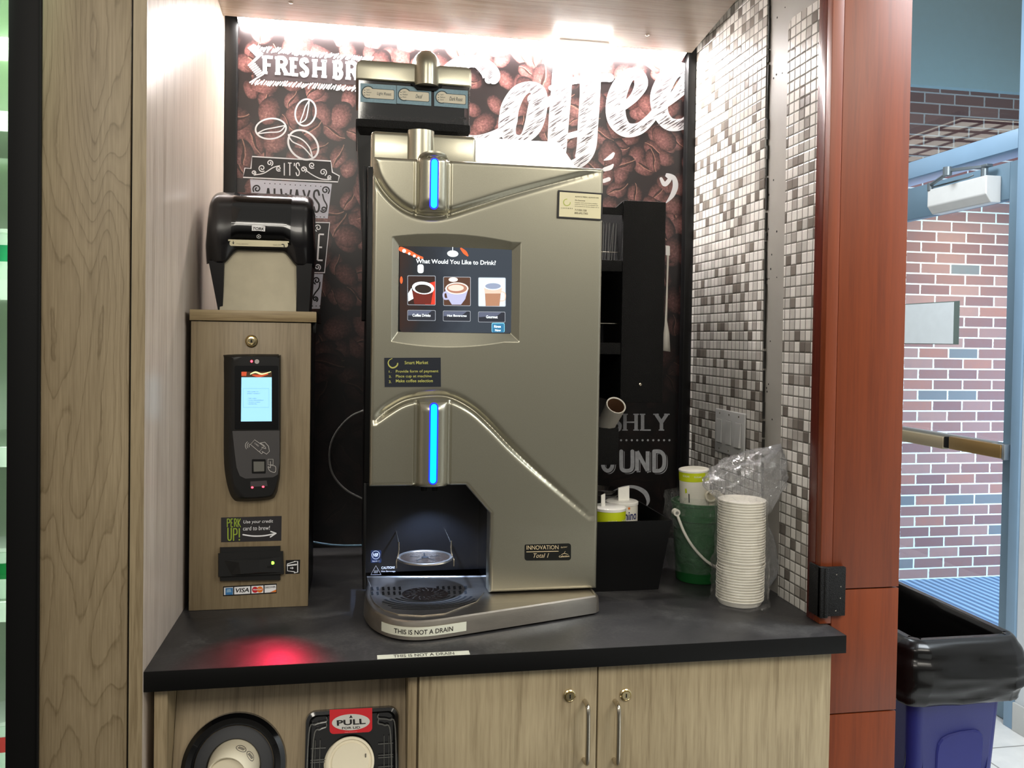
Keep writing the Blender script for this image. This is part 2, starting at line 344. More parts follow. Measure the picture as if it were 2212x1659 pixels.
class MB:
    def __init__(s): s.bm = bmesh.new(); s.mi = 0; s.flat = False; s.k = 0
    def _f(s, vs, mi=None):
        try:
            f = s.bm.faces.new(vs); f.material_index = s.mi if mi is None else mi; return f
        except ValueError: return None
    def box(s, x0, x1, y0, y1, z0, z1, bev=0.0, seg=2):
        v = [s.bm.verts.new((x, y, z)) for x in (x0, x1) for y in (y0, y1) for z in (z0, z1)]
        fs = [s._f([v[i] for i in q]) for q in ((0, 1, 3, 2), (4, 6, 7, 5), (0, 4, 5, 1), (2, 3, 7, 6), (0, 2, 6, 4), (1, 5, 7, 3))]
        if bev:
            es = list({e for f in fs for e in f.edges})
            r = bmesh.ops.bevel(s.bm, geom=es, offset=bev, segments=seg, profile=0.5, affect='EDGES', clamp_overlap=True)
            for f in r['faces']: f.material_index = s.mi
        return s
    def loft(s, A, B, capA=True, capB=True):
        va = [s.bm.verts.new(p) for p in A]; vb = [s.bm.verts.new(p) for p in B]; n = len(A)
        for i in range(n): s._f([va[i], va[(i+1) % n], vb[(i+1) % n], vb[i]])
        if capA: s._f(va[::-1])
        if capB: s._f(vb)
        return s
    def rings(s, rs, capA=True, capB=True, closed=True):
        V = [[s.bm.verts.new(p) for p in r] for r in rs]; n = len(rs[0])
        for a, b in zip(V, V[1:]):
            for i in range(n if closed else n-1): s._f([a[i], a[(i+1) % n], b[(i+1) % n], b[i]])
        if capA: s._f(V[0][::-1])
        if capB: s._f(V[-1])
        return s
    def prism(s, poly, axis, a, b):
        def P(u, v, t): return {0: (t, u, v), 1: (u, t, v), 2: (u, v, t)}[axis]
        return s.loft([P(u, v, a) for u, v in poly], [P(u, v, b) for u, v in poly])
    def cyl(s, p0, p1, r0, r1=None, seg=24, cap0=True, cap1=True):
        r1 = r0 if r1 is None else r1; p0 = Vector(p0); p1 = Vector(p1); d = (p1-p0).normalized()
        a = d.orthogonal().normalized(); b = d.cross(a)
        mk = lambda p, r: [p+(a*math.cos(t)+b*math.sin(t))*r for t in [2*math.pi*i/seg for i in range(seg)]]
        return s.loft(mk(p0, r0), mk(p1, r1), cap0, cap1)
    def lathe(s, prof, c=(0, 0, 0), axis=(0, 0, 1), seg=32, capA=False, capB=False):
        d = Vector(axis).normalized(); a = d.orthogonal().normalized(); b = d.cross(a); c = Vector(c)
        rs = [[c+d*h+(a*math.cos(2*math.pi*i/seg)+b*math.sin(2*math.pi*i/seg))*r for i in range(seg)] for r, h in prof]
        return s.rings(rs, capA, capB)
    def tube(s, pts, r, seg=8, n=6, smooth=True):
        P = [Vector(p) for p in (crom(pts, n) if smooth else pts)]
        d = (P[1]-P[0]).normalized(); a = d.orthogonal().normalized(); rs = []
        for i, p in enumerate(P):
            d = (P[min(i+1, len(P)-1)]-P[max(i-1, 0)]).normalized(); a = (a-d*a.dot(d)).normalized(); b = d.cross(a)
            rs.append([p+(a*math.cos(2*math.pi*k/seg)+b*math.sin(2*math.pi*k/seg))*r for k in range(seg)])
        return s.rings(rs)
    def sphere(s, c, rx, ry, rz, u=20, v=12, v0=0.0, v1=1.0):
        c = Vector(c); rs = []
        for j in range(v+1):
            th = math.pi*(v0+(v1-v0)*j/v)
            rs.append([c+Vector((rx*math.sin(th)*math.cos(2*math.pi*i/u), ry*math.sin(th)*math.sin(2*math.pi*i/u), rz*math.cos(th))) for i in range(u)])
        return s.rings(rs, False, v1 < 1)
    # flat printed or cut shapes given in photo coordinates and laid on a real surface by `pl`
    def poly(s, pts, pl, th=0.0): 
        s.flat = True; s.k += 1; o_ = Vector((0, -2e-5*s.k, 0)); vs = [s.bm.verts.new(pl(*p)+o_) for p in pts]; s._f(vs); return s
    def text(s, txt, q, pl, bold=0.0, shear=0.0):
        """q = x0,y0(base left) x1,y1(base right) height in pixels"""
        s.flat = True; x0, y0, x1, y1, h = q; vs, fs = text_geo(txt, bold, shear)
        L = math.hypot(x1-x0, y1-y0); nx, ny = (y1-y0)/L, -(x1-x0)/L
        V = [s.bm.verts.new(pl(x0+(x1-x0)*a+nx*h*b, y0+(y1-y0)*a+ny*h*b)) for a, b in vs]
        for f in fs: s._f([V[i] for i in f])
        return s
    def stroke(s, pts, wd, pl, n=8, closed=False, smooth=True, cap=True):
        if not hasattr(wd, '__len__'): wd = [wd]*len(pts)
        P3 = [(p[0], p[1], w_) for p, w_ in zip(pts, wd)]
        P3 = crom(P3, n, closed) if smooth else P3
        N = len(P3); L = []; R = []; s.flat = True; s.k += 1; dy_ = -2e-5*min(s.k, 14)
        for i, (x, y, w_) in enumerate(P3):
            if closed: a = P3[i-1]; b = P3[(i+1) % N]
            else: a = P3[max(i-1, 0)]; b = P3[min(i+1, N-1)]
            dx, dy = b[0]-a[0], b[1]-a[1]; l = math.hypot(dx, dy) or 1
            nx, ny = -dy/l*w_/2, dx/l*w_/2
            o_ = Vector((0, dy_-1e-6*i, 0)); L.append(s.bm.verts.new(pl(x+nx, y+ny)+o_)); R.append(s.bm.verts.new(pl(x-nx, y-ny)+o_))
        for i in range(N if closed else N-1):
            j = (i+1) % N; s._f([L[i], L[j], R[j], R[i]])
        if cap and not closed:
            for x, y, w_ in (P3[0], P3[-1]): s.disc(x, y, w_/2, w_/2, pl, 12)
        return s
    def disc(s, cx, cy, rx, ry, pl, n=24, rot=0):
        c, sn = math.cos(rot), math.sin(rot); s.k += 1; o_ = Vector((0, -2e-5*min(s.k, 14)-1e-5, 0))
        s._f([s.bm.verts.new(o_+pl(cx+rx*math.cos(t)*c-ry*math.sin(t)*sn, cy+rx*math.cos(t)*sn+ry*math.sin(t)*c)) for t in [2*math.pi*i/n for i in range(n)]]); return s
    def rrect(s, x0, y0, x1, y1, r, pl, n=5, sl=0.0):
        pts = []
        for cx, cy, a0 in ((x1-r, y0+r, -90), (x1-r, y1-r, 0), (x0+r, y1-r, 90), (x0+r, y0+r, 180)):
            for k in range(n+1):
                a = math.radians(a0+90*k/n); px = cx+r*math.cos(a); pts.append((px, cy+r*math.sin(a)+sl*(px-x0)))
        return s.poly(pts, pl)
    def clip(s, co, no):
        bmesh.ops.bisect_plane(s.bm, geom=s.bm.verts[:]+s.bm.edges[:]+s.bm.faces[:], plane_co=co, plane_no=no, clear_outer=True); return s
    def build(s, name, m, parent=None, smooth=True, ang=40, weld=False, recalc=True):
        if weld: bmesh.ops.remove_doubles(s.bm, verts=s.bm.verts[:], dist=1e-6)
        if recalc and not s.flat: bmesh.ops.recalc_face_normals(s.bm, faces=s.bm.faces[:])
        me = bpy.data.meshes.new(name)
        root = parent
        while root is not None and root.parent is not None: root = root.parent
        off = root.location.copy() if root is not None else Vector((0, 0, 0))
        if off.length: bmesh.ops.translate(s.bm, verts=s.bm.verts[:], vec=-off)
        s.bm.to_mesh(me); s.bm.free()
        for mm in (m if isinstance(m, (list, tuple)) else [m]): me.materials.append(mm)
        if smooth and not s.flat:
            for p in me.polygons: p.use_smooth = True
            me.set_sharp_from_angle(angle=math.radians(ang))
        o = bpy.data.objects.new(name, me); COL.objects.link(o)
        if parent is not None: o.parent = parent
        return o
def thing(name, label, cat, loc, group=None, kind=None):
    o = bpy.data.objects.new(name, None); COL.objects.link(o); o.location = loc; o.empty_display_size = 0.05
    return tag(o, label, cat, group, kind)
def tag(o, label=None, cat=None, group=None, kind=None):
    if label: o['label'] = label
    if cat: o['category'] = cat
    if group: o['group'] = group
    if kind: o['kind'] = kind
    return o
def struct(o): o['kind'] = 'structure'; return o
def plane(axis, val): return lambda px, py: at(axis, val, px, py)
def ordinal(n):
    a = ['', 'first', 'second', 'third', 'fourth', 'fifth', 'sixth', 'seventh', 'eighth', 'ninth', 'tenth', 'eleventh', 'twelfth', 'thirteenth', 'fourteenth', 'fifteenth', 'sixteenth', 'seventeenth', 'eighteenth', 'nineteenth']
    if n < 20: return a[n]
    t = {2: 'twent', 3: 'thirt', 4: 'fort'}[n//10]
    return t+'ieth' if n % 10 == 0 else t+'y-'+a[n % 10]

# ================================================================== the setting
YF = -0.867                                   # front edge of the left gable and of the counter
ZC = 0.920                                    # counter top
def soff(y): return 2.3620 - 0.128*(y+0.05)           # the soffit rises towards the room
b = MB(); b.box(-0.36, 1.20, 0.0, 0.10, 0, 3.0); o = struct(b.build('wall_back', m_white))
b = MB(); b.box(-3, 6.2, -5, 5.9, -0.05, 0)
def m_floor():
    t = NT('floor_tile'); p = t.xyz(t.obj(world=True)); s_ = 0.33
    fu = t.math('FRACT', t.math('DIVIDE', t.math('ADD', p[0], 0.03), s_)); fv = t.math('FRACT', t.math('DIVIDE', t.math('ADD', p[1], 0.30), s_))
    g = t.math('MAXIMUM', t.math('LESS_THAN', fu, 0.02), t.math('LESS_THAN', fv, 0.02))
    nz = t.noise(t.obj(world=True), 12, 4)
    c = t.ramp(nz, [(0.3, srgb(226, 228, 228)), (0.7, srgb(240, 241, 240))])
    fin = t.mix(g, c, srgb(150, 150, 148)); dk = t.mix(nz, srgb(58, 54, 50), srgb(72, 68, 62))      # unseen floor by the niche, coloured dark for shade and darker reflections
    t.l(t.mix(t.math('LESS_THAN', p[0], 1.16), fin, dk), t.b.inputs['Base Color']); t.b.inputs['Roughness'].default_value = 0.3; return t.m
m_floor = m_floor()
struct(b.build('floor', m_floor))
# gable panel left of the niche
b = MB(); b.box(X(284, 700, YF), -0.363, YF, 0.0, 0, 3.0, 0.0008); o = struct(b.build('wall_left', m_wood_inner))
# the front edge of that gable is edged in the warmer board
b = MB(); b.box(X(284, 700, YF), -0.363, YF-0.0015, YF, 0, 3.0); struct(b.build('trim_1', m_wood_front))
# tiled return wall on the right: two fields of mosaic either side of a bare strip
XW = 0.979
b = MB(); b.box(XW+0.006, 1.13, -0.737, 0.0, 0, 3.0); wr = struct(b.build('wall_right', mat('bare_grey_wall', srgb(150, 146, 138), 0.5, var=0.06, vscale=9)))
def yz(pts, x0, x1, m, name, parent=None):
    b = MB(); b.prism([(y, z) for y, z in pts], 0, x0, x1); return b.build(name, m, parent, smooth=False)
struct(yz([(0, ZC-0.1), (-0.493, ZC-0.1), (-0.474, 2.3), (-0.470, 2.9), (0, 2.9)], XW, XW+0.008, m_mosaic, 'mosaic_field', wr))
arc = [(-0.583-0.012*(1-math.cos(a)), 2.246+0.014*math.sin(a)) for a in [0, .5, 1.0, 1.57]]
struct(yz([(-0.737, ZC-0.1), (-0.590, ZC-0.1)] + [(-0.582, 2.240), (-0.588, 2.256), (-0.600, 2.266), (-0.737, 2.262)], XW, XW+0.008, m_mosaic, 'mosaic_field', wr))
m_caulk = mat('old_caulk', srgb(40, 38, 34), 0.8, var=0.5, vscale=60)
b = MB(); random.seed(3)
zz = ZC
while zz < 2.45:
    hh = random.uniform(0.015, 0.05); yc = -0.496+(zz-ZC)*0.0135; wd = random.uniform(0.002, 0.006)
    b.box(XW+0.001, XW+0.0062, yc-wd, yc+0.0005, zz, zz+hh); zz += hh*random.choice((1, 1, 1.0, 1.15))
struct(b.build('caulk_line', m_caulk, wr, smooth=False))
b = MB()
for px, py in ((1696, 16), (1679, 38), (1677, 161), (1690, 158), (1671, 169), (1671, 389), (1661, 421), (1660, 495), (1658, 508), (1678, 500), (1661, 602), (1678, 599), (1665, 581), (1657, 603), (1664, 737), (1656, 838), (1657, 846), (1668, 906), (1660, 830), (1667, 550)):
    p = at(0, XW+0.0058, px, py); b.cyl(p, p+Vector((-0.0004, 0, 0)), random.uniform(0.0016, 0.0032), seg=8)
struct(b.build('screw_hole', m_dark, wr))
# soffit over the niche
YS0, XS = -0.052, 0.955
b = MB(); b.loft([(-0.363, YS0, soff(YS0)), (-0.363, YF, soff(YF)), (XS, YF, soff(YF)), (XS, YS0, soff(YS0))], [(-0.363, YS0, soff(YS0)+0.02), (-0.363, YF, soff(YF)+0.02), (XS, YF, soff(YF)+0.02), (XS, YS0, soff(YS0)+0.02)])
o = struct(b.build('ceiling', m_soffit, smooth=False))
for px, py in ((628, 5), (1398, 75)):
    nrm = Vector((0, -0.128, -1)).normalized(); p = atp((0, YS0, soff(YS0)), nrm, px, py)
    b = MB(); b.lathe([(0.0062, 0), (0.0062, 0.0012), (0.0045, 0.0016), (0.0030, 0.0006), (0.001, 0.0006)], p-nrm*0.0002, nrm, 16, False, True); struct(b.build('screw', m_chrome, o))

# ------------------------------------------------------------------ tall panels and fridge on the far left
x_a, x_b, x_c, x_d = X(16, 700, YF), X(86, 700, YF), X(279, 700, YF), X(284, 700, YF)
b = MB(); b.box(x_b+0.001, x_c, YF, YF+0.02, 0, 3.0, 0.001); o = b.build('end_panel', m_wood_end)
tag(o, 'tall light wood panel with arched grain between the black fridge frame and the coffee niche', 'panel')
b = MB(); b.box(x_c+0.0005, x_d-0.0005, YF+0.006, YF+0.02, 0, 3.0); o = b.build('gap_shade', m_dark); o.parent = None  # dark strip stands in for the shade inside the open gap
tag(o, 'narrow dark strip standing in for shade in the gap beside the tall wood panel', 'strip')
fr = thing('display_fridge', 'black framed upright display fridge with greenish lit interior, at the left edge', 'fridge', (x_a, YF, 0))
b = MB(); b.box(x_a, x_b, YF-0.004, YF+0.03, 0, 3.0, 0.003); b.box(x_a+0.053, x_b, YF-0.008, YF, 0, 3.0, 0.001); b.build('frame', m_blackm, fr)
b = MB(); b.box(x_a-0.60, x_a+0.0, YF+0.50, YF+0.52, 0.2, 2.6); b.box(x_a+0.005, x_a+0.02, YF+0.03, YF+0.50, 0.2, 2.6); b.build('liner', mat('fridge_liner', srgb(236, 246, 226), 0.5), fr)
b = MB(); b.box(x_a-0.55, x_a+0.012, YF+0.008, YF+0.011, 0.2, 2.6); b.build('glass_pane', m_glass, fr)
m_shelf = mat('fridge_shelf', srgb(214, 226, 206), 0.4)
shz = [0.70, 1.02, 1.30, 1.60, 1.90, 2.16]
for z in shz:
    b = MB(); b.box(x_a-0.5, x_a, YF+0.10, YF+0.45, z-0.012, z); s_ = b.build('shelf', m_shelf, fr)
    b = MB(); b.box(x_a-0.5, x_a, YF+0.095, YF+0.10, z-0.03, z+0.006); b.build('price_rail', m_white, s_)
b = MB(); b.box(x_a-0.5, x_a-0.02, YF+0.05, YF+0.09, 2.52, 2.55); b.build('lamp', emis('fridge_lamp', (0.80, 1.0, 0.70, 1), 9), fr)
b = MB(); b.box(x_a-0.004, x_a+0.003, YF+0.045, YF+0.055, 0.3, 2.5); b.build('light_strip', emis('fridge_strip', (0.82, 1.0, 0.72, 1), 7), fr)
area('fridge_light', (x_a-0.2, YF+0.06, 2.5), (x_a-0.15, YF+0.4, 1.0), 0.4, 0.05, 45, (0.82, 1.0, 0.74))
its = [(0, 'salad_tub', srgb(210, 60, 60), 'clear tub with a red and cream label low in the lit fridge'),
       (1, 'salad_tub', srgb(30, 130, 70), 'tub with a dark green label in the lit fridge'),
       (3, 'salad_tub', srgb(20, 150, 100), 'tub with a bright green label halfway up the lit fridge')]
for k, nm, c, lb in its:
    zz = shz[k]; xx = x_a-0.052; yy = YF+0.17
    t_ = thing(nm, lb, 'food tub', (xx, yy, zz), 'tubs in the fridge')
    b = MB(); b.lathe([(0.042, 0), (0.046, 0.004), (0.052, 0.09), (0.054, 0.092)], (xx, yy, zz), seg=24, capA=True); b.build('tub', mat('tub_plastic', srgb(226, 234, 226), 0.2), t_)
    b = MB(); b.lathe([(0.0465, 0.02), (0.0515, 0.07)], (xx, yy, zz), seg=24); b.build('label_band', mat('band_%d' % k, c, 0.4), t_)
    b = MB(); b.lathe([(0.055, 0.092), (0.055, 0.099), (0.03, 0.101)], (xx, yy, zz), seg=24, capB=True); b.build('lid', m_white, t_)

# ------------------------------------------------------------------ poster with frame and lamp
XL, XR = X(512, 400, -0.004), X(1474, 400, -0.004)
po = thing('coffee_poster', 'large printed poster of dark coffee beans with white Coffee lettering on the back wall', 'poster', (0.3, 0, ZC))
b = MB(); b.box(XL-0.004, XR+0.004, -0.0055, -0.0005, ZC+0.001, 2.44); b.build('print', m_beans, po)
b = MB(); b.box(-0.3625, XL, -0.020, -0.001, ZC+0.001, 2.44, 0.003); b.build('edge_strip', m_black, po)
b = MB(); b.box(XR, XW-0.0005, -0.034, -0.001, ZC+0.001, 2.44, 0.003); b.build('edge_strip', m_black, po)
YP = -0.0058
def PL(k): return plane(1, YP-0.0004*k)
GL = {'F': [[(0, 0), (0, 1)], [(0, 1), (.75, 1)], [(0, .5), (.55, .5)]], 'R': [[(0, 0), (0, 1)], [(0, 1), (.45, 1), (.68, .76), (.45, .52), (0, .5)], [(.4, .5), (.75, 0)]],
      'E': [[(0, 0), (0, 1)], [(0, 1), (.72, 1)], [(0, .5), (.55, .5)], [(0, 0), (.75, 0)]], 'S': [[(.72, .8), (.55, 1), (.15, .95), (.08, .7), (.4, .52), (.7, .33), (.62, .06), (.25, 0), (.05, .22)]],
      'H': [[(0, 0), (0, 1)], [(.75, 0), (.75, 1)], [(0, .5), (.75, .5)]], 'B': [[(0, 0), (0, 1)], [(0, 1), (.45, 1), (.65, .78), (.45, .54), (0, .52)], [(.4, .52), (.7, .3), (.5, 0), (0, 0)]],
      'L': [[(0, 0), (0, 1)], [(0, 0), (.7, 0)]], 'Y': [[(0, 1), (.4, .48)], [(.8, 1), (.4, .48)], [(.4, .5), (.4, 0)]], 'U': [[(0, 1), (0, .25), (.1, .05), (.37, 0), (.64, .05), (.75, .25), (.75, 1)]],
      'N': [[(0, 0), (0, 1)], [(0, 1), (.75, 0)], [(.75, 0), (.75, 1)]], 'D': [[(0, 0), (0, 1)], [(0, 1), (.45, .98), (.72, .75), (.72, .25), (.45, .02), (0, 0)]],
      'O': [[(.37, 1), (.08, .85), (0, .5), (.08, .15), (.37, 0), (.66, .15), (.74, .5), (.66, .85), (.37, 1)]],
      'I': [[(.3, 0), (.3, 1)]], 'T': [[(0, 1), (.75, 1)], [(.37, 0), (.37, 1)]], 'A': [[(0, 0), (.37, 1)], [(.37, 1), (.75, 0)], [(.14, .35), (.6, .35)]],
      'W': [[(0, 1), (.2, 0)], [(.2, 0), (.4, .8)], [(.4, .8), (.6, 0)], [(.6, 0), (.82, 1)]], 'V': [[(0, 1), (.37, 0)], [(.37, 0), (.75, 1)]], "'": [[(.2, 1), (.15, .75)]]}
CURVY = set('RSBUDO')
def glyph(b, ch, x, y, wd, h, th, pl, slope=0.0, serif=0.0, thin=None, skew=0.0):
    for st in GL[ch]:
        P = [(x+u*wd/.75+skew*v*h, y-v*h+slope*u*wd/.75) for u, v in st]
        horiz = abs(st[0][1]-st[-1][1]) < 0.01 and len(st) == 2
        b.stroke(P, (thin if (thin and horiz) else th), pl, n=6, smooth=(len(st) > 2), cap=(len(st) > 2 and not serif))
        if serif and not horiz and ch not in 'SO':
            for (u, v), (px, py) in ((st[0], P[0]), (st[-1], P[-1])):
                if v in (0, 1) and not (ch == 'D' and len(st) > 2):
                    b.stroke([(px-serif, py-slope*serif), (px+serif, py+slope*serif)], (thin or th)*0.8, pl, smooth=False, cap=False)
# FRESH BREWED banner
random.seed(11)
b = MB(); b.poly([(548, 108), (775, 122), (775, 184), (548, 172)], PL(1)); b.build('banner', mat('banner_grey', srgb(66, 56, 58), 0.4, var=0.15, vscale=9), po)
b = MB()
for x in range(544, 800, 5):
    y = 103+(x-544)*0.098; b.stroke([(x+random.uniform(-3, 3), y+random.uniform(3, 7)), (x+7, y-random.uniform(1, 5))], 3.4, PL(2), smooth=False)
    y = 177+(x-544)*0.066; b.stroke([(x+random.uniform(-3, 3), y+random.uniform(3, 6)), (x+7, y-random.uniform(2, 6))], 3.0, PL(2), smooth=False)
zz = [(541, 100), (560, 119), (541, 137), (562, 163), (541, 176)]
for (x0, y0), (x1, y1) in zip(zz, zz[1:]):
    for k in range(7):
        t = k/7; x = x0+(x1-x0)*t; y = y0+(y1-y0)*t
        b.stroke([(x-4, y+4), (x+7, y-3)], 3.6, PL(2), smooth=False)
b.build('banner_border', m_chalk, po)
b = MB()
for ch, xx, wd in (('F', 572, 17), ('R', 600, 19), ('E', 631, 13), ('S', 650, 14), ('H', 680, 20), ('B', 724, 14), ('R', 752, 19)):
    glyph(b, ch, xx, 157+(xx-571)*0.068, wd, 34, 9.0, PL(3), 0.062, serif=6.0, thin=7)
b.build('lettering', m_print_w, po)
# chalk beans
b = MB()
def ell(cx, cy, rx, ry, rot, w_, k=3):
    pts = [(cx+rx*math.cos(t)*math.cos(rot)-ry*math.sin(t)*math.sin(rot), cy+rx*math.cos(t)*math.sin(rot)+ry*math.sin(t)*math.cos(rot)) for t in [2*math.pi*i/16 for i in range(16)]]
    b.stroke(pts, w_, PL(k), n=3, closed=True)
ell(660, 243, 22, 29, 0.22, 3.6); ell(585, 278, 33, 22, -0.10, 3.6); ell(655, 313, 36, 28, 0.75, 4.2)
b.stroke([(648, 264), (655, 246), (660, 230), (668, 217)], 2.6, PL(3)); b.stroke([(648, 266), (660, 258), (665, 240), (668, 217)], 2.6, PL(3))
b.stroke([(556, 288), (572, 280), (592, 276), (616, 271)], 2.6, PL(3)); b.stroke([(556, 289), (580, 286), (604, 284), (616, 272)], 2.6, PL(3))
b.stroke([(623, 291), (650, 300), (668, 318), (675, 340)], 2.8, PL(3)); b.stroke([(623, 292), (632, 306), (655, 318), (676, 342)], 2.8, PL(3))
b.build('bean_drawing', m_print_w, po)
# chalk cup
lid = [(544.6, 338), (714.6, 348), (718, 372), (733, 380), (730, 393), (525, 383), (529, 363), (542, 364)]
b = MB(); b.poly(lid, PL(1)); b.build('cup_lid_panel', m_print_k, po)
b = MB(); b.poly([(560, 480), (711, 482), (700, 588), (575, 586)], PL(1)); b.build('cup_panel', m_print_k, po)
b = MB(); b.poly([(540, 387), (717, 397), (708, 472), (548, 466)], PL(1)); b.build('cup_panel', mat('print_pale', srgb(206, 208, 220), 0.45), po)
b = MB(); b.poly([(600, 590), (698, 592), (691, 667), (610, 667)], PL(1)); b.build('cup_panel', mat('print_pale', srgb(206, 208, 220), 0.45), po)
b = MB(); b.stroke(lid, 2.6, PL(2), closed=True, smooth=False); b.stroke([(560, 478), (712, 481), (701, 589), (575, 588)], 2.6, PL(2), closed=True, smooth=False)
def curl(cx, cy, r, d, w_, rot=0.0, turns=1.3):
    pts = [(cx+r*(1-0.75*t)*math.cos(rot+d*t*turns*6.283), cy+r*(1-0.75*t)*math.sin(rot+d*t*turns*6.283)) for t in [i/12 for i in range(13)]]
    b.stroke(pts, w_, PL(2), n=3)
for cx, cy, r, d in ((566, 363, 8, 1), (548, 373, 5, -1), (583, 352, 7, -1), (602, 364, 6, 1), (656, 366, 7, -1), (674, 357, 7, 1), (698, 372, 8, -1), (712, 383, 5, 1)): curl(cx, cy, r, d, 2.2, 1.0)
b.stroke([(549, 378), (570, 374), (590, 362), (604, 358)], 2.2, PL(2)); b.stroke([(654, 362), (672, 376), (692, 386), (710, 388)], 2.2, PL(2))
for ch, x in (('I', 611), ('T', 622), ("'", 634), ('S', 639)): glyph(b, ch, x, 379, 8, 27, 2.3, PL(2), 0.05)
curl(687, 492, 8, 1, 2.2, 2.0); curl(686, 577, 7, -1, 2.2, 1.0)
glyph(b, 'E', 686, 562, 11, 56, 3.6, PL(2), 0.04, skew=0.06)
b.build('cup_outline', m_print_w, po)
b = MB()
for ch, x, wd in (('A', 572, 15), ('L', 593, 10), ('W', 607, 20), ('A', 634, 15), ('Y', 655, 13), ('S', 677, 13)): glyph(b, ch, x, 452+(x-572)*0.05, wd, 46, 4.2, PL(2), 0.05)
curl(555, 408, 9, 1, 3, 2.5); curl(703, 411, 9, -1, 3, 0.8); curl(699, 452, 7, -1, 3, 2.6)
b.stroke([(697, 420), (700, 432), (706, 444), (704, 456)], 3, PL(2))
for k in range(12): b.disc(572+k*11, 396+k*0.6, 1.2, 1.2, PL(2), 8)
for k in range(4): b.disc(676+k*8, 468+k*.3, 1.2, 1.2, PL(2), 8); b.disc(667+k*8, 661, 1.2, 1.2, PL(2), 8)
curl(684, 606, 8, 1, 3, 2.0); curl(681, 646, 6, -1, 3, 1.0); b.stroke([(691, 610), (689, 622), (680, 634), (675, 644)], 3, PL(2))
b.build('cup_lettering', m_print_k, po)
# big script word
b = MB(); WS = []
def sc(pts, wd):
    wd = [q*1.1 for q in (wd if hasattr(wd, '__len__') else [wd]*len(pts))]; b.stroke(pts, wd, PL(3), n=8); WS.append((pts, wd))
sc([(950, 210), (962, 168), (990, 140), (1025, 132), (1052, 148), (1062, 166), (1056, 172)], [30, 34, 30, 24, 32, 34, 16])
sc([(950, 210), (955, 262), (985, 298), (1030, 304), (1080, 286), (1100, 262)], [30, 34, 30, 22, 18, 16])
sc([(1098, 262), (1102, 232), (1120, 200), (1145, 188), (1163, 202), (1160, 240), (1150, 276), (1130, 300), (1108, 300), (1096, 280), (1098, 250)], [36, 36, 30, 22, 32, 38, 34, 20, 24, 34, 36])
sc([(1150, 214), (1168, 226), (1190, 216), (1212, 196)], [20, 20, 16, 10])
sc([(1222, 96), (1216, 140), (1212, 200), (1207, 260), (1203, 320), (1200, 350)], [30, 38, 40, 40, 38, 34])
sc([(1222, 100), (1242, 84), (1262, 86), (1276, 104)], [20, 18, 18, 24])
sc([(1276, 100), (1276, 150), (1274, 210), (1270, 270), (1266, 320), (1252, 348), (1236, 352)], [30, 40, 40, 40, 38, 26, 12])
sc([(1190, 190), (1240, 174), (1300, 168), (1317, 168)], [10, 14, 16, 17])
sc([(1228, 294), (1250, 288)], 12)
sc([(1345, 232), (1370, 210), (1385, 182), (1378, 162), (1358, 163), (1340, 188), (1330, 222), (1333, 258), (1352, 280), (1380, 278), (1404, 258), (1420, 236)], [14, 18, 26, 24, 26, 34, 38, 38, 30, 24, 20, 16])
sc([(1420, 236), (1450, 214), (1474, 188), (1484, 166), (1474, 150), (1452, 156), (1434, 182), (1424, 212), (1428, 246), (1446, 268), (1474, 268), (1490, 255)], [14, 18, 26, 24, 26, 32, 36, 36, 30, 26, 22, 20])
b.clip((XR-0.0005, 0, 0), (1, 0, 0)); b.build('script_lettering', m_print_w, po); b = MB()
sc([(1428, 386), (1436, 398), (1447, 386), (1440, 378), (1455, 384), (1459, 402), (1452, 422), (1439, 438)], [6, 9, 8, 7, 9, 11, 9, 2])
sc([(1305, 346), (1318, 340), (1325, 332)], [2, 9, 6]); sc([(1306, 366), (1318, 362), (1324, 356)], [8, 9, 4]); sc([(1304, 391), (1315, 387)], [8, 8])
b.clip((XR-0.0005, 0, 0), (1, 0, 0)); b.build('swash', m_print_w, po)
b = MB(); random.seed(5)
for pts, wd in WS[:-4]:
    if not hasattr(wd, '__len__'): continue
    P = crom([(p[0], p[1], q) for p, q in zip(pts, wd)], 10); lx_, ly_ = -99, -99
    for x, y, q in P:
        if q < 22 or math.hypot(x-lx_, y-ly_) < 4.5: continue
        lx_, ly_ = x, y
        for _ in range(2):
            ox = random.uniform(-.5, .5)*(q*0.7); oy = random.uniform(-8, 8); L = random.uniform(3, min(14, q*0.42)); 
            L = min(L, (q*0.5-abs(ox))*0.9+2)
            b.stroke([(x+ox-L, y+oy+L*0.62), (x+ox, y+oy), (x+ox+L, y+oy-L*0.68)], [0.4, random.uniform(1.0, 2.6), 0.4], PL(5), n=2, cap=False)
b.clip((XR-0.0005, 0, 0), (1, 0, 0)); b.build('letter_hatching', mat('hatch_grey', srgb(92, 84, 86), 0.45), po)
# lower words and grey drop shadow; white print greyed for the lamp's falloff
b = MB()
for ch, x, wd in (('S', 1325, 15), ('H', 1350, 24), ('L', 1388, 19), ('Y', 1417, 22)): glyph(b, ch, x, 929, wd, 34, 7.5, PL(1), 0, serif=6, thin=3.2)
b.build('lettering', mat('print_dim_grey', srgb(186, 188, 192), 0.45, var=0.12, vscale=90), po); b = MB()
for k in range(11): b.disc(1330+k*11.6, 951, 2.3, 2.3, PL(1), 10)
b.build('dotted_rule', mat('print_dim_grey', srgb(186, 188, 192)), po); b = MB()
b.stroke([(1350, 868), (1362, 865), (1376, 859)], [1, 5, 1.5], PL(1))
b.stroke([(1325, 1060), (1345, 1053), (1370, 1052), (1392, 1063), (1400, 1080), (1397, 1093)], [1, 5, 7, 10, 8, 2], PL(1))
b.build('swash', mat('print_dim_grey', srgb(186, 188, 192)), po)
b = MB(); 
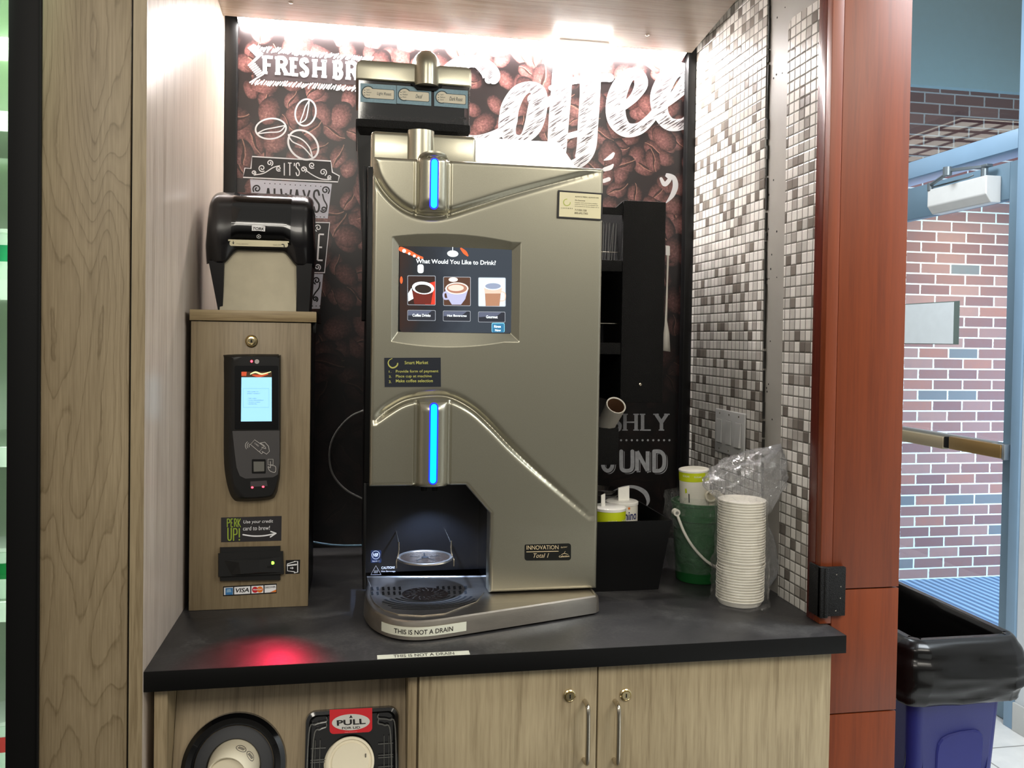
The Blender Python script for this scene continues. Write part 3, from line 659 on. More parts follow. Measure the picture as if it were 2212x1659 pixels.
for ch, x, wd in (('O', 1302, 22), ('U', 1342, 24), ('N', 1376, 23), ('D', 1413, 22)): glyph(b, ch, x+3.2, 1020, wd, 43, 8, PL(1), 0, serif=0)
b.build('lettering', mat('print_dim_grey', srgb(186, 188, 192)), po)
b = MB()
for ch, x, wd in (('O', 1302, 22), ('U', 1342, 24), ('N', 1376, 23), ('D', 1413, 22)): glyph(b, ch, x+0.8, 1018, wd, 43, 10.4, PL(2), 0)
b.build('lettering', m_print_k, po)
b = MB()
for ch, x, wd in (('O', 1302, 22), ('U', 1342, 24), ('N', 1376, 23), ('D', 1413, 22)): glyph(b, ch, x, 1017, wd, 42, 8.4, PL(3), 0)
b.build('lettering', mat('print_dim_grey', srgb(186, 188, 192)), po)

# lamp bar under the soffit
lb = thing('light_bar', 'bright white light bar along the top of the coffee poster, under the soffit', 'lamp', (0.3, -0.02, 2.36))
m_led = emis('led_diffuser', (1.0, 0.95, 0.93, 1), 150)
b = MB(); b.prism([(-0.0462, 2.3620), (-0.008, 2.3500), (-0.008, 2.3530), (-0.0462, 2.3650)], 0, -0.325, 0.940); b.build('diffuser', m_led, lb)
b = MB(); b.prism([(-0.0485, 2.3628), (-0.0468, 2.3658), (-0.0074, 2.3535), (-0.0066, 2.3535), (-0.0066, 2.372), (-0.0485, 2.372)], 0, -0.328, 0.943); b.build('housing', m_white, lb)
x0_, x1_ = X(1200, 110, -0.07), X(1322, 110, -0.07)
b = MB(); b.box(x0_, x1_, -0.086, -0.054, 2.328, 2.3415, 0.004); b.build('module', emis('led_module', (1.0, 0.96, 0.94, 1), 30), lb)
b = MB(); b.box(x0_+0.01, x1_-0.01, -0.080, -0.056, 2.343, 2.3608); b.build('module_mount', m_white, lb)

# ================================================================== counter and base cabinets
b = MB(); b.box(-0.3628, 0.9865, -0.8600, -0.0005, ZC-0.036, ZC, 0.0004); o = b.build('worktop', m_counter)
b = MB(); b.box(-0.3628, 0.9872, -0.8615, -0.8601, ZC-0.0362, ZC-0.0002, 0.0004); b.box(0.9866, 0.9874, -0.8600, -0.80, ZC-0.0362, ZC-0.0002); b.build('edge_band', mat('edge_black', srgb(14, 14, 14), 0.5, spec=0.2), o)
tag(o, 'dark slate laminate worktop running wall to wall under the coffee machine', 'counter')
YC = -0.842; zt = ZC-0.0365
cb = thing('base_cabinet', 'light wood two door base cabinet with two round locks under the right of the worktop', 'cabinet', (0.54, -0.5, 0))
b = MB(); b.box(0.118, 0.965, -0.825, -0.05, 0.10, zt, 0.0); b.box(0.13, 0.95, -0.76, -0.05, 0.0, 0.10); b.build('carcass', m_wood_front, cb)
xg = X(1290, 1550, YC); xl = X(905, 1550, YC); xr = 0.966
for i, (x0, x1, hx, ly) in enumerate(((xl, xg-0.0015, 1262, (1230, 1502)), (xg+0.0015, xr, 1327, (1351, 1500)))):
    b = MB(); b.box(x0, x1, YC, -0.8255, 0.11, zt-0.001, 0.001); d = b.build('door', wood('wood_door_%d' % i, srgb(184, 168, 136), srgb(128, 112, 84), seed=20+i*7, contrast=0.85), cb)
    xh = X(hx, 1578, YC); za, zb = Z(hx, 1514, YC), Z(hx, 1640, YC)
    b = MB(); b.tube([(xh, YC, za), (xh, YC-0.016, za-0.001), (xh, YC-0.026, za-0.010), (xh, YC-0.028, (za+zb)/2), (xh, YC-0.026, zb+0.010), (xh, YC-0.016, zb+0.001), (xh, YC, zb)], 0.0045, 12, 6); b.build('handle', m_chrome, d)
    p = at(1, YC, *ly); b = MB(); b.lathe([(0.012, 0), (0.012, 0.003), (0.010, 0.0045), (0.0085, 0.0035), (0.0082, 0.006), (0.003, 0.006)], p, (0, -1, 0), 28, False, True)
    k = b.build('lock', m_brass, d); 
    b = MB(); b.box(p.x-0.0012, p.x+0.0012, p.y-0.0064, p.y-0.0059, p.z-0.004, p.z+0.0035); b.build('keyhole', m_dark, d)
# left bay with the tilted dispenser panel
lc = thing('dispenser_cabinet', 'light wood open bay under the left of the worktop holding a tilted dispenser panel', 'cabinet', (-0.1, -0.5, 0))
xpl, xpr = X(333, 1500, YC), X(362, 1500, YC)
b = MB(); b.box(xpl, xpr, YC, -0.05, 0.0, zt, 0.0008); b.build('side_panel', m_wood_front, lc)
b = MB(); b.box(0.101, 0.1175, YC+0.004, -0.05, 0.0, zt, 0.0008); b.build('side_panel', m_wood_front, lc)
b = MB(); b.box(xpr+0.0005, 0.1005, -0.45, -0.43, 0.0, zt); b.build('back_panel', m_dark, lc)
# tilted panel: top set back, foot towards the viewer
T0 = Vector((0, -0.752, 0.884)); TA = math.radians(17)
TN = Vector((0, -math.cos(TA), math.sin(TA)))           # outward normal, faces up a little
TN = Vector((0, -math.cos(TA), math.sin(TA)))
TD = Vector((0, -math.sin(TA), -math.cos(TA)))          # down along the panel
def tp(x, s, h=0.0): return Vector((x, 0, 0)) + T0 + TD*s + TN*h
b = MB(); b.loft([tp(xpr+0.001, 0), tp(0.1, 0), tp(0.1, 0.30), tp(xpr+0.001, 0.30)], [tp(xpr+0.001, 0, -0.016), tp(0.1, 0, -0.016), tp(0.1, 0.30, -0.016), tp(xpr+0.001, 0.30, -0.016)])
b.build('tilted_panel', wood('wood_tilt', srgb(160, 143, 114), srgb(108, 92, 68), axis='T', seed=31), lc, smooth=False)
def PT(h): return lambda px, py: atp(T0+TN*h, TN, px, py)
def tip(px, py):                                        # photo point -> (x, s) on the tilted panel
    p = PT(0)(px, py); return p.x, (p-T0).dot(TD)
# round cup dispenser
cx, cs = tip(506, 1655); R = tip(619, 1655)[0]-cx
cdp = thing('cup_dispenser', 'round glossy black cup dispenser set in the tilted wood panel', 'cup dispenser', tuple(tp(cx, cs)))
C0 = tp(cx, cs)
b = MB(); b.lathe([(R, 0.0006), (R*0.985, 0.010), (R*0.90, 0.016), (R*0.80, 0.013), (R*0.76, 0.006), (R*0.74, -0.01)], C0, TN, 64); b.build('ring', m_blackg, cdp)
b = MB(); b.lathe([(R*0.745, 0.004), (R*0.66, 0.008), (R*0.52, 0.010), (R*0.505, 0.008), (R*0.505, -0.02)], C0, TN, 64); b.build('diaphragm', mat('rubber_grey', srgb(52, 53, 56), 0.6), cdp)
cc = thing('paper_cup', 'white paper cup poking bottom first out of the round black dispenser', 'cup', tuple(C0+TN*0.0))
ax = (TN+Vector((-0.10, 0, -0.16))).normalized()
r1, r0, hh = R*0.50, R*0.375, 0.058
b = MB(); b.lathe([(r1, -0.016), (r1, 0.000), (r0+0.0006, hh), (r0, hh+0.0015), (r0-0.002, hh), (r0-0.0025, hh-0.006)], C0, ax, 48); b.build('wall', mat('cup_paper', srgb(232, 222, 196), 0.5), cc)
b = MB(); b.lathe([(r0-0.0022, hh-0.006), (0.0005, hh-0.0055)], C0, ax, 48, False, True); b.build('base', mat('cup_paper', srgb(232, 222, 196)), cc)
def on_cone(a, t, h=0.0004):
    d = ax; u = d.cross(Vector((1, 0, 0))).normalized(); v = d.cross(u); r = r1+(r0-r1)*t+h
    return C0+d*(hh*t)+(u*math.cos(a)+v*math.sin(a))*r
b = MB()
def cpl(x, y): return on_cone(x, y)
best = max([i*0.05 for i in range(126)], key=lambda a: (on_cone(a, .5)-C0).dot(Vector((0.62, 0, 0.78))))
for k in (-0.26, 0.26):
    b.stroke([(best+k+0.22*math.cos(t), 0.42+0.15*math.sin(t)) for t in [i*.5236 for i in range(12)]], 0.025, cpl, closed=True, n=2)
    for q in range(5): b.stroke([(best+k-0.13+q*0.055, 0.36), (best+k-0.09+q*0.055, 0.47)], 0.03, cpl, smooth=False)
b.build('printed_mark', m_print_k, cc)
# lid dispenser
ld = thing('lid_dispenser', 'clear and black lid dispenser with a red pull label in the tilted panel', 'lid dispenser', tuple(tp(*tip(757, 1600))))
x0, s0 = tip(660, 1535); x1, _ = tip(862, 1525)
def rr(xa, xb, sa, sb, r, h, n=6):
    pts = []
    for qx, qs, a0 in ((xb-r, sa+r, -90), (xb-r, sb-r, 0), (xa+r, sb-r, 90), (xa+r, sa+r, 180)):
        for k in range(n+1):
            a = math.radians(a0+90*k/n); pts.append(tp(qx+r*math.cos(a), qs+r*math.sin(a), h))
    return pts
se = s0+0.20
b = MB(); b.rings([rr(x0, x1, s0, se, 0.020, 0.0005), rr(x0+0.002, x1-0.002, s0+.002, se-.002, 0.018, 0.012), rr(x0+0.008, x1-0.008, s0+0.008, se-.008, 0.014, 0.014), rr(x0+0.012, x1-0.012, s0+0.012, se-.012, 0.012, 0.004)], True, True); b.build('housing', m_blackg, ld, smooth=True, ang=30)
m_rib = mat('clear_rib', srgb(150, 150, 146), 0.12, trans=0.6, ior=1.45)
for sg, xa, xb, xin in ((1, x0+0.006, x0+0.045, x0+0.036), (-1, x1-0.006, x1-0.045, x1-0.036)):
    for off in (0, 0.009):
        b = MB(); P = [tp(xin+sg*0.004, s0+0.012+off, 0.018), tp(xin+sg*0.004, s0+0.020+off, 0.018), tp(xa+sg*(0.014+off), s0+0.024+off, 0.018), tp(xa+sg*(0.002+off), s0+0.040+off, 0.018), tp(xa+sg*off, s0+0.19, 0.018)]
        b.tube(P, 0.0013, 8, 5); b.build('clear_rim', m_rib, ld)
    b = MB()
    for xx in (0.014, 0.023): b.tube([tp(xa+sg*xx, s0+0.052, 0.012), tp(xa+sg*xx, s0+0.19, 0.012)], 0.0006, 6, 1, False)
    for ss in (0.066, 0.086, 0.090, 0.106): b.tube([tp(xa+sg*0.006, s0+ss, 0.013), tp(xa+sg*0.034, s0+ss, 0.013)], 0.0007, 6, 1, False)
    b.build('rail', m_rib, ld)
b = MB(); b.rrect(712, 1534, 804, 1586, 9, PT(0.028), sl=-0.055); b.poly([(712, 1533), (804, 1529), (804, 1545), (712, 1548)], PT(0.028)); lab = b.build('pull_label', mat('label_red', srgb(206, 30, 40), 0.35), ld)
b = MB(); b.disc(758, 1560, 41, 17.5, PT(0.0285), 40, rot=-0.05); b.build('oval', mat('label_oval', srgb(206, 204, 198), 0.4), lab)
b = MB(); b.text('PULL', (728, 1568, 790, 1564, 12), PT(0.0289), 0.03); b.text('FOR LID', (739, 1575.5, 778, 1573.5, 5), PT(0.0289), 0.02); b.poly([(754, 1551), (762, 1550.5), (758, 1544.5)], PT(0.0289)); b.build('lettering', m_print_k, lab)
b = MB(); b.text('Kelly Preserved', (745, 1583.5, 771, 1582, 2.4), PT(0.0289)); b.build('small_lettering', mat('label_pink', srgb(236, 170, 170), 0.4), lab)
lx, ls = tip(757, 1642); 
for k in range(7):
    h = 0.004+k*0.0028; q = tp(lx+(k-6)*0.0007, ls-(k-6)*0.0007, h)
    t_ = thing('drink_cover', 'off white drinking lid foremost in the clear lid dispenser' if k == 6 else '%s off white drinking lid from the front in the lid dispenser' % ordinal(7-k), 'lid', tuple(q), 'lids in the lid dispenser')
    rl = 0.0450 if k < 6 else 0.0440
    b = MB(); b.lathe([(rl, 0), (rl, 0.0024), (rl-0.004, 0.0032), (rl-0.0055, 0.0012), (rl-0.009, 0.0012), (rl-0.010, 0.0030), (0.0005, 0.0032)], q, TN, 48, False, True); b.build('disc', mat('lid_card', srgb(232, 222, 196), 0.55), t_)
    if k == 6:
        b = MB(); p = q+TN*0.0034+Vector((0.028, 0, 0))-TD*0.009
        b.box(p.x-0.0012, p.x+0.0012, p.y-0.0004, p.y+0.0004, p.z-0.005, p.z+0.005, 0.0003); b.build('sip_slot', mat('slot_grey', srgb(110, 104, 92), 0.6), t_)

# ================================================================== payment kiosk box
YK = -0.527; KX0, KX1 = -0.350, -0.101
kb = thing('kiosk_box', 'tall narrow wood fronted payment box standing on the worktop at the left', 'kiosk', (-0.22, -0.40, ZC))
b = MB(); b.box(KX0+0.004, KX1-0.0015, YK+0.018, -0.285, ZC+0.0005, 1.540, 0.001); b.build('body', m_black, kb)
b = MB(); b.box(KX0, KX1, YK, YK+0.0175, ZC+0.0005, 1.5415, 0.0008); fp = b.build('front_panel', m_wood_kiosk, kb)
b = MB(); b.box(-0.3525, -0.0895, YK-0.004, YK+0.016, 1.5435, 1.5665, 0.0008); b.build('lid_edge', m_wood_kiosk_h, kb)
b = MB(); b.box(-0.3520, -0.0895, YK+0.016, -0.275, 1.5435, 1.5660, 0.0008); b.build('lid', m_black, kb)
b = MB(); b.box(-0.0985, -0.0905, YK+0.016, YK+0.075, 1.520, 1.5435, 0.001); b.build('hinge', m_black, kb)
def PK(h): return plane(1, YK-h)
p = at(1, YK, 543.5, 737)
b = MB(); b.lathe([(0.0135, 0), (0.0135, 0.002), (0.0115, 0.004), (0.0105, 0.002), (0.0095, 0.002), (0.009, 0.0055), (0.0065, 0.006), (0.006, 0.004), (0.003, 0.004)], p, (0, -1, 0), 32, False, True); k = b.build('lock', m_brass, kb)
b = MB(); b.cyl((p.x, p.y-0.0041, p.z), (p.x, p.y-0.0045, p.z), 0.0022, seg=12); b.box(p.x-0.0006, p.x+0.0006, p.y-0.0046, p.y-0.004, p.z-0.004, p.z+0.004); b.build('keyhole', m_dark, k)
# stickers
def sticker(name, pts, pl, m, parent): 
    b = MB(); b.poly(pts, pl); return b.build(name, m, parent, recalc=False)
st = sticker('brew_sticker', [(477.5, 1118), (608.5, 1114.5), (607.5, 1168), (477.5, 1171.5)], PK(0.0004), mat('sticker_dark', srgb(44, 42, 44), 0.45), kb)
b = MB()
for ch, x, y, wd, h in (('P', 491, 1138, 6, 17), ('E', 499, 1138, 5.5, 17), ('R', 506.5, 1138, 6, 17), ('K', 514, 1138, 6, 17)):
    if ch == 'P': b.stroke([(x, y), (x, y-h)], 1.9, PK(0.0008), smooth=False); b.stroke([(x, y-h), (x+4.5, y-h+1), (x+4.8, y-h*.55), (x, y-h*.5)], 1.9, PK(0.0008))
    elif ch == 'K': b.stroke([(x, y), (x, y-h)], 1.9, PK(0.0008), smooth=False); b.stroke([(x+5, y-h), (x+.5, y-h*.45)], 1.9, PK(0.0008), smooth=False); b.stroke([(x+1, y-h*.5), (x+5.5, y)], 1.9, PK(0.0008), smooth=False)
    else: glyph(b, ch, x, y, wd*.8, h, 1.9, PK(0.0008))
glyph(b, 'U', 492.5, 1167, 7, 26, 2.6, PK(0.0008)); b.stroke([(504.5, 1167), (504.5, 1142)], 2.6, PK(0.0008), smooth=False); b.stroke([(504.5, 1142), (511, 1143), (511.5, 1153), (505, 1155)], 2.4, PK(0.0008))
b.stroke([(517, 1142), (517, 1160)], 2.6, PK(0.0008), smooth=False); b.disc(517, 1166, 1.7, 1.7, PK(0.0008))
b.build('green_lettering', mat('lime_ink', srgb(150, 172, 58), 0.5), st)
b = MB(); b.text('Use your credit', (526, 1133, 590, 1131, 9), PK(0.0008), 0.0, 0.15); b.text('card to brew!', (525, 1146, 583, 1144.5, 9), PK(0.0008), 0.0, 0.1)
b.stroke([(525, 1155), (548, 1158), (572, 1157), (595, 1152.5)], 2.8, PK(0.0008)); b.stroke([(585, 1148), (596, 1152)], 2.6, PK(0.0008), smooth=False); b.stroke([(596, 1152), (584, 1160)], 2.6, PK(0.0008), smooth=False)
b.build('white_lettering', m_print_w, st)
st = sticker('card_symbol_sticker', [(617.5, 1210), (648.5, 1209), (647.5, 1239), (616.5, 1240)], PK(0.0004), mat('sticker_black', srgb(24, 22, 22), 0.4), kb)
b = MB(); b.stroke([(621, 1218), (634, 1214), (638, 1213)], 1.6, PK(0.0008), smooth=False); b.stroke([(621, 1218), (621, 1233), (636, 1235)], 1.6, PK(0.0008), smooth=False); b.stroke([(621, 1221.5), (640, 1219.5)], 3.2, PK(0.0008), smooth=False)
b.stroke([(636, 1213), (643, 1212.5), (643, 1236), (636, 1237)], 2.2, PK(0.0008), smooth=False); b.stroke([(627, 1227), (632, 1227)], 1.8, PK(0.0008), smooth=False); b.poly([(631, 1224), (634.5, 1227), (631, 1230)], PK(0.0008)); b.build('symbol', m_print_w, st)
st = sticker('card_logo_strip', [(482, 1267), (598, 1260.5), (597.5, 1281.5), (482, 1288)], PK(0.0004), mat('sticker_black', srgb(24, 22, 22)), kb)
q = lambda x0, x1: [(x0, 1269.5-(x0-482)*0.056), (x1, 1269.5-(x1-482)*0.056), (x1, 1285.5-(x1-482)*0.056), (x0, 1285.5-(x0-482)*0.056)]
b = MB(); [b.poly(q(*r_), PK(0.0007)) for r_ in ((484, 503.5), (506, 540.5), (543, 569), (571.5, 596.5))]; b.build('card_field', m_print_w, st)
b = MB(); b.poly([(487, 1270.5), (503, 1269.5), (503, 1284.5), (487, 1285)], PK(0.001)); b.build('blue_field', mat('ink_blue', srgb(60, 120, 176), 0.4), st)
b = MB(); b.poly([(490, 1273), (498, 1272), (500, 1279), (489, 1280)], PK(0.0012)); b.build('pale_mark', mat('ink_paleblue', srgb(140, 176, 206), 0.4), st)
b = MB(); b.text('VISA', (509.5, 1280.5, 538, 1279, 9.5), PK(0.001), 0.02, 0.25); b.text('DISCOVER', (572.5, 1271.3, 595.5, 1269.6, 4), PK(0.001), 0.02); b.build('lettering', m_print_k, st)
b = MB(); b.disc(551, 1274, 6.6, 6.6, PK(0.001)); b.build('red_circle', mat('ink_red', srgb(200, 40, 50), 0.4), st)
b = MB(); b.disc(561.5, 1273.5, 6.6, 6.6, PK(0.0012)); b.poly([(583, 1279.5), (596.5, 1273.5), (596.5, 1279)], PK(0.0012)); b.build('orange_mark', mat('ink_orange', srgb(226, 120, 40), 0.4), st)
b = MB(); b.text('MasterCard', (547, 1275.3, 565.5, 1274.3, 3), PK(0.0014), 0.02); b.build('lettering', m_print_w, st)
# card terminal: a deep casing whose face leans to the right
tm_o = [(484, 775), (492, 766), (588, 765), (604, 768), (607, 790), (606, 1000), (602, 1045), (596, 1068), (582, 1079), (520, 1083), (503, 1077), (492, 1052), (484, 1000), (483.5, 900), (484, 820)]
tm_i = [(503, 779), (510, 769), (588, 768), (602, 771), (605, 790), (604, 1000), (600, 1040), (592, 1063), (580, 1073), (530, 1076), (516, 1070), (504, 1046), (500, 1000), (501, 900), (502, 820)]
tm_o = [tuple(p) for p in crom(tm_o, 4, True)]; tm_i = [tuple(p) for p in crom(tm_i, 4, True)]
b = MB(); f0 = plane(1, YK-0.0005); f1 = plane(1, YK-0.022); f2 = plane(1, YK-0.026)
def shrink(P, k): 
    mx = sum(p[0] for p in P)/len(P); my = sum(p[1] for p in P)/len(P); return [(mx+(x-mx)*(1-k), my+(y-my)*(1-k*0.45)) for x, y in P]
b.rings([[f0(*p) for p in tm_o], [f1(*p) for p in [((a[0]*.25+c[0]*.75), (a[1]*.25+c[1]*.75)) for a, c in zip(tm_o, tm_i)]], [f2(*p) for p in shrink(tm_i, 0.03)]], True, True)
term = b.build('card_terminal', mat('terminal_black', srgb(22, 22, 22), 0.38), kb, ang=35)
FT = lambda h: plane(1, YK-0.0262-h)
b = MB(); b.rrect(507, 790, 601, 928, 3, FT(0.0002)); b.build('display_glass', m_blackg, term)
b = MB(); b.poly([(521.5, 815), (587, 815), (587, 910), (520.5, 910.5)], FT(0.0006)); b.build('screen', emis('screen_blue', srgb(150, 206, 238), 0.78), term)
b = MB(); b.poly([(521.5, 803), (587, 803), (587, 815), (521.5, 815)], FT(0.0006)); b.build('screen_banner', emis('screen_banner', srgb(60, 40, 24), 0.6), term)
b = MB(); b.poly([(521.5, 803), (533, 803), (532, 812), (521.5, 812)], FT(0.0008)); b.stroke([(546, 810), (560, 812), (578, 808)], [3, 6, 3], FT(0.0008)); b.build('screen_picture', emis('screen_red', srgb(180, 70, 40), 0.8), term)
b = MB(); b.stroke([(541, 808), (552, 804), (566, 808), (585, 803)], [2, 3.5, 3, 1.5], FT(0.001)); b.build('screen_picture', emis('screen_cream', srgb(220, 226, 160), 0.9), term)
b = MB()
for tx, a, z_, y in (('WELCOME TO', 534, 558, 847.5), ('SMART MARKET', 534, 562, 851.5), ('* TAP CARD', 534, 554, 862), ('* SCAN FINGERPRINT', 534, 570, 866), ('* SCAN CARD', 534, 562, 870), ('* ENTER PIN', 534, 555, 874)): b.text(tx, (a, y, z_, y, 2.6), FT(0.0008))
b.stroke([(525.5, 839), (581, 839), (581, 880), (525.5, 880)], 0.5, FT(0.0008), closed=True, smooth=False)
b.build('screen_lettering', emis('screen_ink', srgb(92, 134, 160), 0.7), term)
b = MB(); b.poly([(502, 931), (604, 930), (604, 1000), (600, 1025), (590, 1031), (530, 1034), (518, 1028), (511, 1010), (506, 970)], FT(0.0003)); b.build('reader_plate', mat('terminal_grey', srgb(66, 64, 64), 0.5), term)
m_line = mat('line_pale', srgb(190, 186, 180), 0.5)
b = MB()
for r_ in (5, 9, 13): b.stroke([(543+(-r_)*math.cos(t)-0, 963-r_*0.9*math.sin(t)) for t in (0.85, 0.4, -0.1, -0.6)], 1.0, FT(0.0006))
b.stroke([(550, 950), (570, 964), (560, 976), (541, 960)], 1.1, FT(0.0006), closed=True, smooth=False)
b.stroke([(562, 957), (572, 955), (580, 964), (582, 975), (576, 981), (566, 975)], 1.1, FT(0.0006), smooth=False); b.stroke([(562, 957), (570, 962), (574, 969), (565, 966)], 1.0, FT(0.0006)); b.stroke([(560, 975), (565, 980), (568, 976)], 1.0, FT(0.0006))
b.stroke([(579, 992), (590, 992), (590, 1004), (579, 1004)], 1.0, FT(0.0006), closed=True, smooth=False); b.stroke([(584, 997), (584, 1010), (579, 1008), (583, 1017), (594, 1020), (595, 1008), (586, 1005)], 1.1, FT(0.0006))
b.text('CARD', (549, 958, 558, 965, 3), FT(0.0006)); b.build('symbol', m_line, term)
b = MB(); b.rrect(544, 992, 574, 1023, 2, FT(0.0005)); b.build('finger_reader_frame', m_blackm, term)
b = MB(); b.poly([(547.5, 997), (571, 997), (571, 1018), (548, 1019)], FT(0.0009)); b.build('finger_window', mat('finger_glass', srgb(150, 148, 140), 0.2, metal=0.6), term)
for (px, py, r_) in ((543.5, 780.5, 2.6),): b = MB(); b.disc(px, py, r_, r_, FT(0.0008)); b.build('red_led', emis('led_red', (1.0, 0.03, 0.05, 1), 9), term)
b = MB(); b.disc(555, 781, 5, 5, FT(0.0008)); b.build('sensor', mat('sensor_grey', srgb(170, 164, 160), 0.5), term)
b = MB(); b.poly([(541, 1040), (576, 1038), (578, 1050), (541, 1052)], FT(0.0004)); b.build('scanner_window', mat('scanner_grey', srgb(72, 66, 68), 0.3), term)
b = MB(); b.disc(545, 1053, 2.6, 2, FT(0.0008)); b.disc(568.5, 1051.5, 2.6, 2, FT(0.0008)); b.build('red_led', emis('led_red', (1.0, 0.03, 0.05, 1), 9), term)
spot('scanner_beam', tuple(at(1, YK-0.030, 557, 1050)), (-0.175, -0.855, ZC), 9.0, (1.0, 0.02, 0.08), 46, 1.0)
# swipe reader
b = MB(); pr = lambda P, h0, h1: b.loft([plane(1, YK-h0)(*p) for p in P], [plane(1, YK-h1)(*p) for p in shrink(P, 0.02)])
pr([(475, 1182), (606, 1179), (606, 1253), (475, 1255)], 0.0005, 0.010); pr([(471, 1195), (612, 1190), (614, 1240), (471, 1246)], 0.0005, 0.016)
sw = b.build('swipe_reader', mat('reader_black', srgb(24, 24, 24), 0.5), kb, smooth=False)
b = MB(); b.loft([plane(1, YK-0.016)(*p) for p in [(484, 1210), (608, 1202), (608, 1236), (500, 1242)]], [plane(1, YK-0.026)(*p) for p in [(516, 1215), (560, 1210), (560, 1236), (520, 1240)]]); b.build('card_guide', mat('reader_black2', srgb(30, 30, 30), 0.45), sw, smooth=False)
b = MB(); b.poly([(565, 1224), (590, 1222), (590, 1226), (565, 1228)], plane(1, YK-0.0225)); b.build('card_slot', m_dark, sw)
b = MB(); b.disc(589, 1216, 3.6, 3.6, plane(1, YK-0.0205)); b.build('green_led', emis('led_green', (0.25, 1.0, 0.05, 1), 4), sw)

# ================================================================== paper towel dispenser on the box
yd = -0.44
td = thing('towel_dispenser', 'glossy black paper towel dispenser with a sheet hanging out, on top of the payment box', 'towel dispenser', (-0.22, -0.38, 1.567))
DX0, DX1 = X(438, 560, yd), X(680, 560, yd); ztop = Z(560, 424, yd)+0.022
zlow = lambda px: Z(px, {True: 0}.get(False, 0), yd)
zb_side = Z(450, 567, yd); zb_mid = Z(560, 541, yd)
nx, nv = 60, 40
def cov(u, v):
    x = DX0+(DX1-DX0)*u
    e = min(u, 1-u)*(DX1-DX0)                       # distance to the end
    rr_ = 0.030; k = 1-math.sqrt(max(0, 1-((rr_-e)/rr_)**2)) if e < rr_ else 0.0
    a = (x-DX0)/(DX1-DX0)
    s0_, s1_ = 0.16, 0.30
    aa = min(a, 1-a); t = min(1, max(0, (aa-s0_)/(s1_-s0_+1e-6))); t = t*t*(3-2*t)
    zb = zb_side+(zb_mid-zb_side)*t
    # profile: back top -> over the dome -> down the front
    if v < 0.45:
        th = math.pi/2*(v/0.45); y = yd+0.075-0.075*math.sin(th)*1.0+0.075*0; z = ztop-0.044*(1-math.cos(th))
        y = yd+0.016+0.105*(1-math.sin(th))
    else:
        tt = (v-0.45)/0.55; z = (ztop-0.044)*(1-tt)+zb*tt; y = yd+0.016-0.016*math.sin(math.pi*min(1, tt*0.9)) + 0.010*tt*tt
    zc = (ztop+zb)/2
    return Vector((x+(0.012*(1-v*1.2) if v < 0.83 else 0)*(k)*(1 if u < .5 else -1), y+k*0.028, z-(k*0.022 if v < 0.5 else k*0.022*max(0, 1-(v-0.5)*3))))
b = MB(); V = [[b.bm.verts.new(cov(i/nx, j/nv)) for j in range(nv+1)] for i in range(nx+1)]
for i in range(nx):
    for j in range(nv): b._f([V[i][j], V[i+1][j], V[i+1][j+1], V[i][j+1]])
cvr = b.build('cover', mat('dispenser_black', srgb(26, 25, 27), 0.26, coat=0.3), td, ang=60)
md = cvr.modifiers.new('t', 'SOLIDIFY'); md.thickness = 0.003; md.offset = -1
b = MB()
us = [0.245+0.53*i/24 for i in range(25)]; vs_ = [0.06+0.80*j/40 for j in range(41)]
V = [[b.bm.verts.new(cov(u, v)+Vector((0, -0.0012, 0.0012 if v < 0.45 else 0))) for v in vs_] for u in us]
for i in range(24):
    for j in range(40): b._f([V[i][j], V[i+1][j], V[i+1][j+1], V[i][j+1]])
b.build('window', m_blackg, cvr, ang=60)
# body behind, with the two side arms standing on the box
b = MB(); b.box(DX0+0.006, DX1-0.006, yd+0.045, -0.300, zb_side-0.002, ztop-0.035, 0.006); b.build('body', m_blackm, td)
for xa, xb, sg in ((450, 470, 1), (662, 672, -1)):
    b = MB(); y0_, y1_ = yd+0.020, -0.300
    top = [X(xa, 572, y0_), X(xb+(14 if sg > 0 else 10), 572, y0_)]; bot = [X(470 if sg > 0 else 641, 662, y0_), X(480 if sg > 0 else 667, 662, y0_)]
    if sg < 0: top = [X(640, 572, y0_), X(674, 572, y0_)]
    zt_, zb_ = zb_side+0.006, 1.5675
    b.loft([(top[0], y0_, zt_), (top[1], y0_, zt_), (top[1], y1_, zt_), (top[0], y1_, zt_)], [(bot[0], y0_+0.008, zb_), (bot[1], y0_+0.008, zb_), (bot[1], y1_, zb_), (bot[0], y1_, zb_)])
    b.build('side_arm', mat('dispenser_dark', srgb(16, 15, 17), 0.4), td)
b = MB(); b.box(X(470, 600, yd)+0.004, X(662, 600, yd)-0.004, -0.316, -0.302, 1.568, zb_side+0.01); b.build('back_plate', m_blackm, td)
# paper sheet
b = MB(); P = []
for j in range(9):
    t = j/8; z = (zb_mid+0.010)*(1-t)+1.5675*t; y = yd+0.024+0.006*math.sin(t*3.0)
    P.append([(X(479-5*t, 600, yd+0.02)+(X(640, 600, yd+0.02)-X(479-5*t, 600, yd+0.02))*i/6, y+0.0015*math.sin(i*1.1+t*2), z) for i in range(7)])
b.rings(P, False, False, False); pp = b.build('paper_sheet', mat('paper_towel', srgb(200, 192, 168), 0.85, var=0.05, vscale=30, bump=0.15, bscale=900), td, recalc=False)
PD = lambda h=0: (lambda px, py: plane(1, yd-0.0025-h)(px, py))
b = MB(); b.rrect(496, 520.5, 622, 531, 4, PD(0.001), sl=0.025); b.poly([(493, 517), (624, 521), (624, 524.5), (493, 520.5)], PD(0.001)); lv = b.build('lever_strip', mat('lever_cream', srgb(214, 206, 172), 0.4), td)
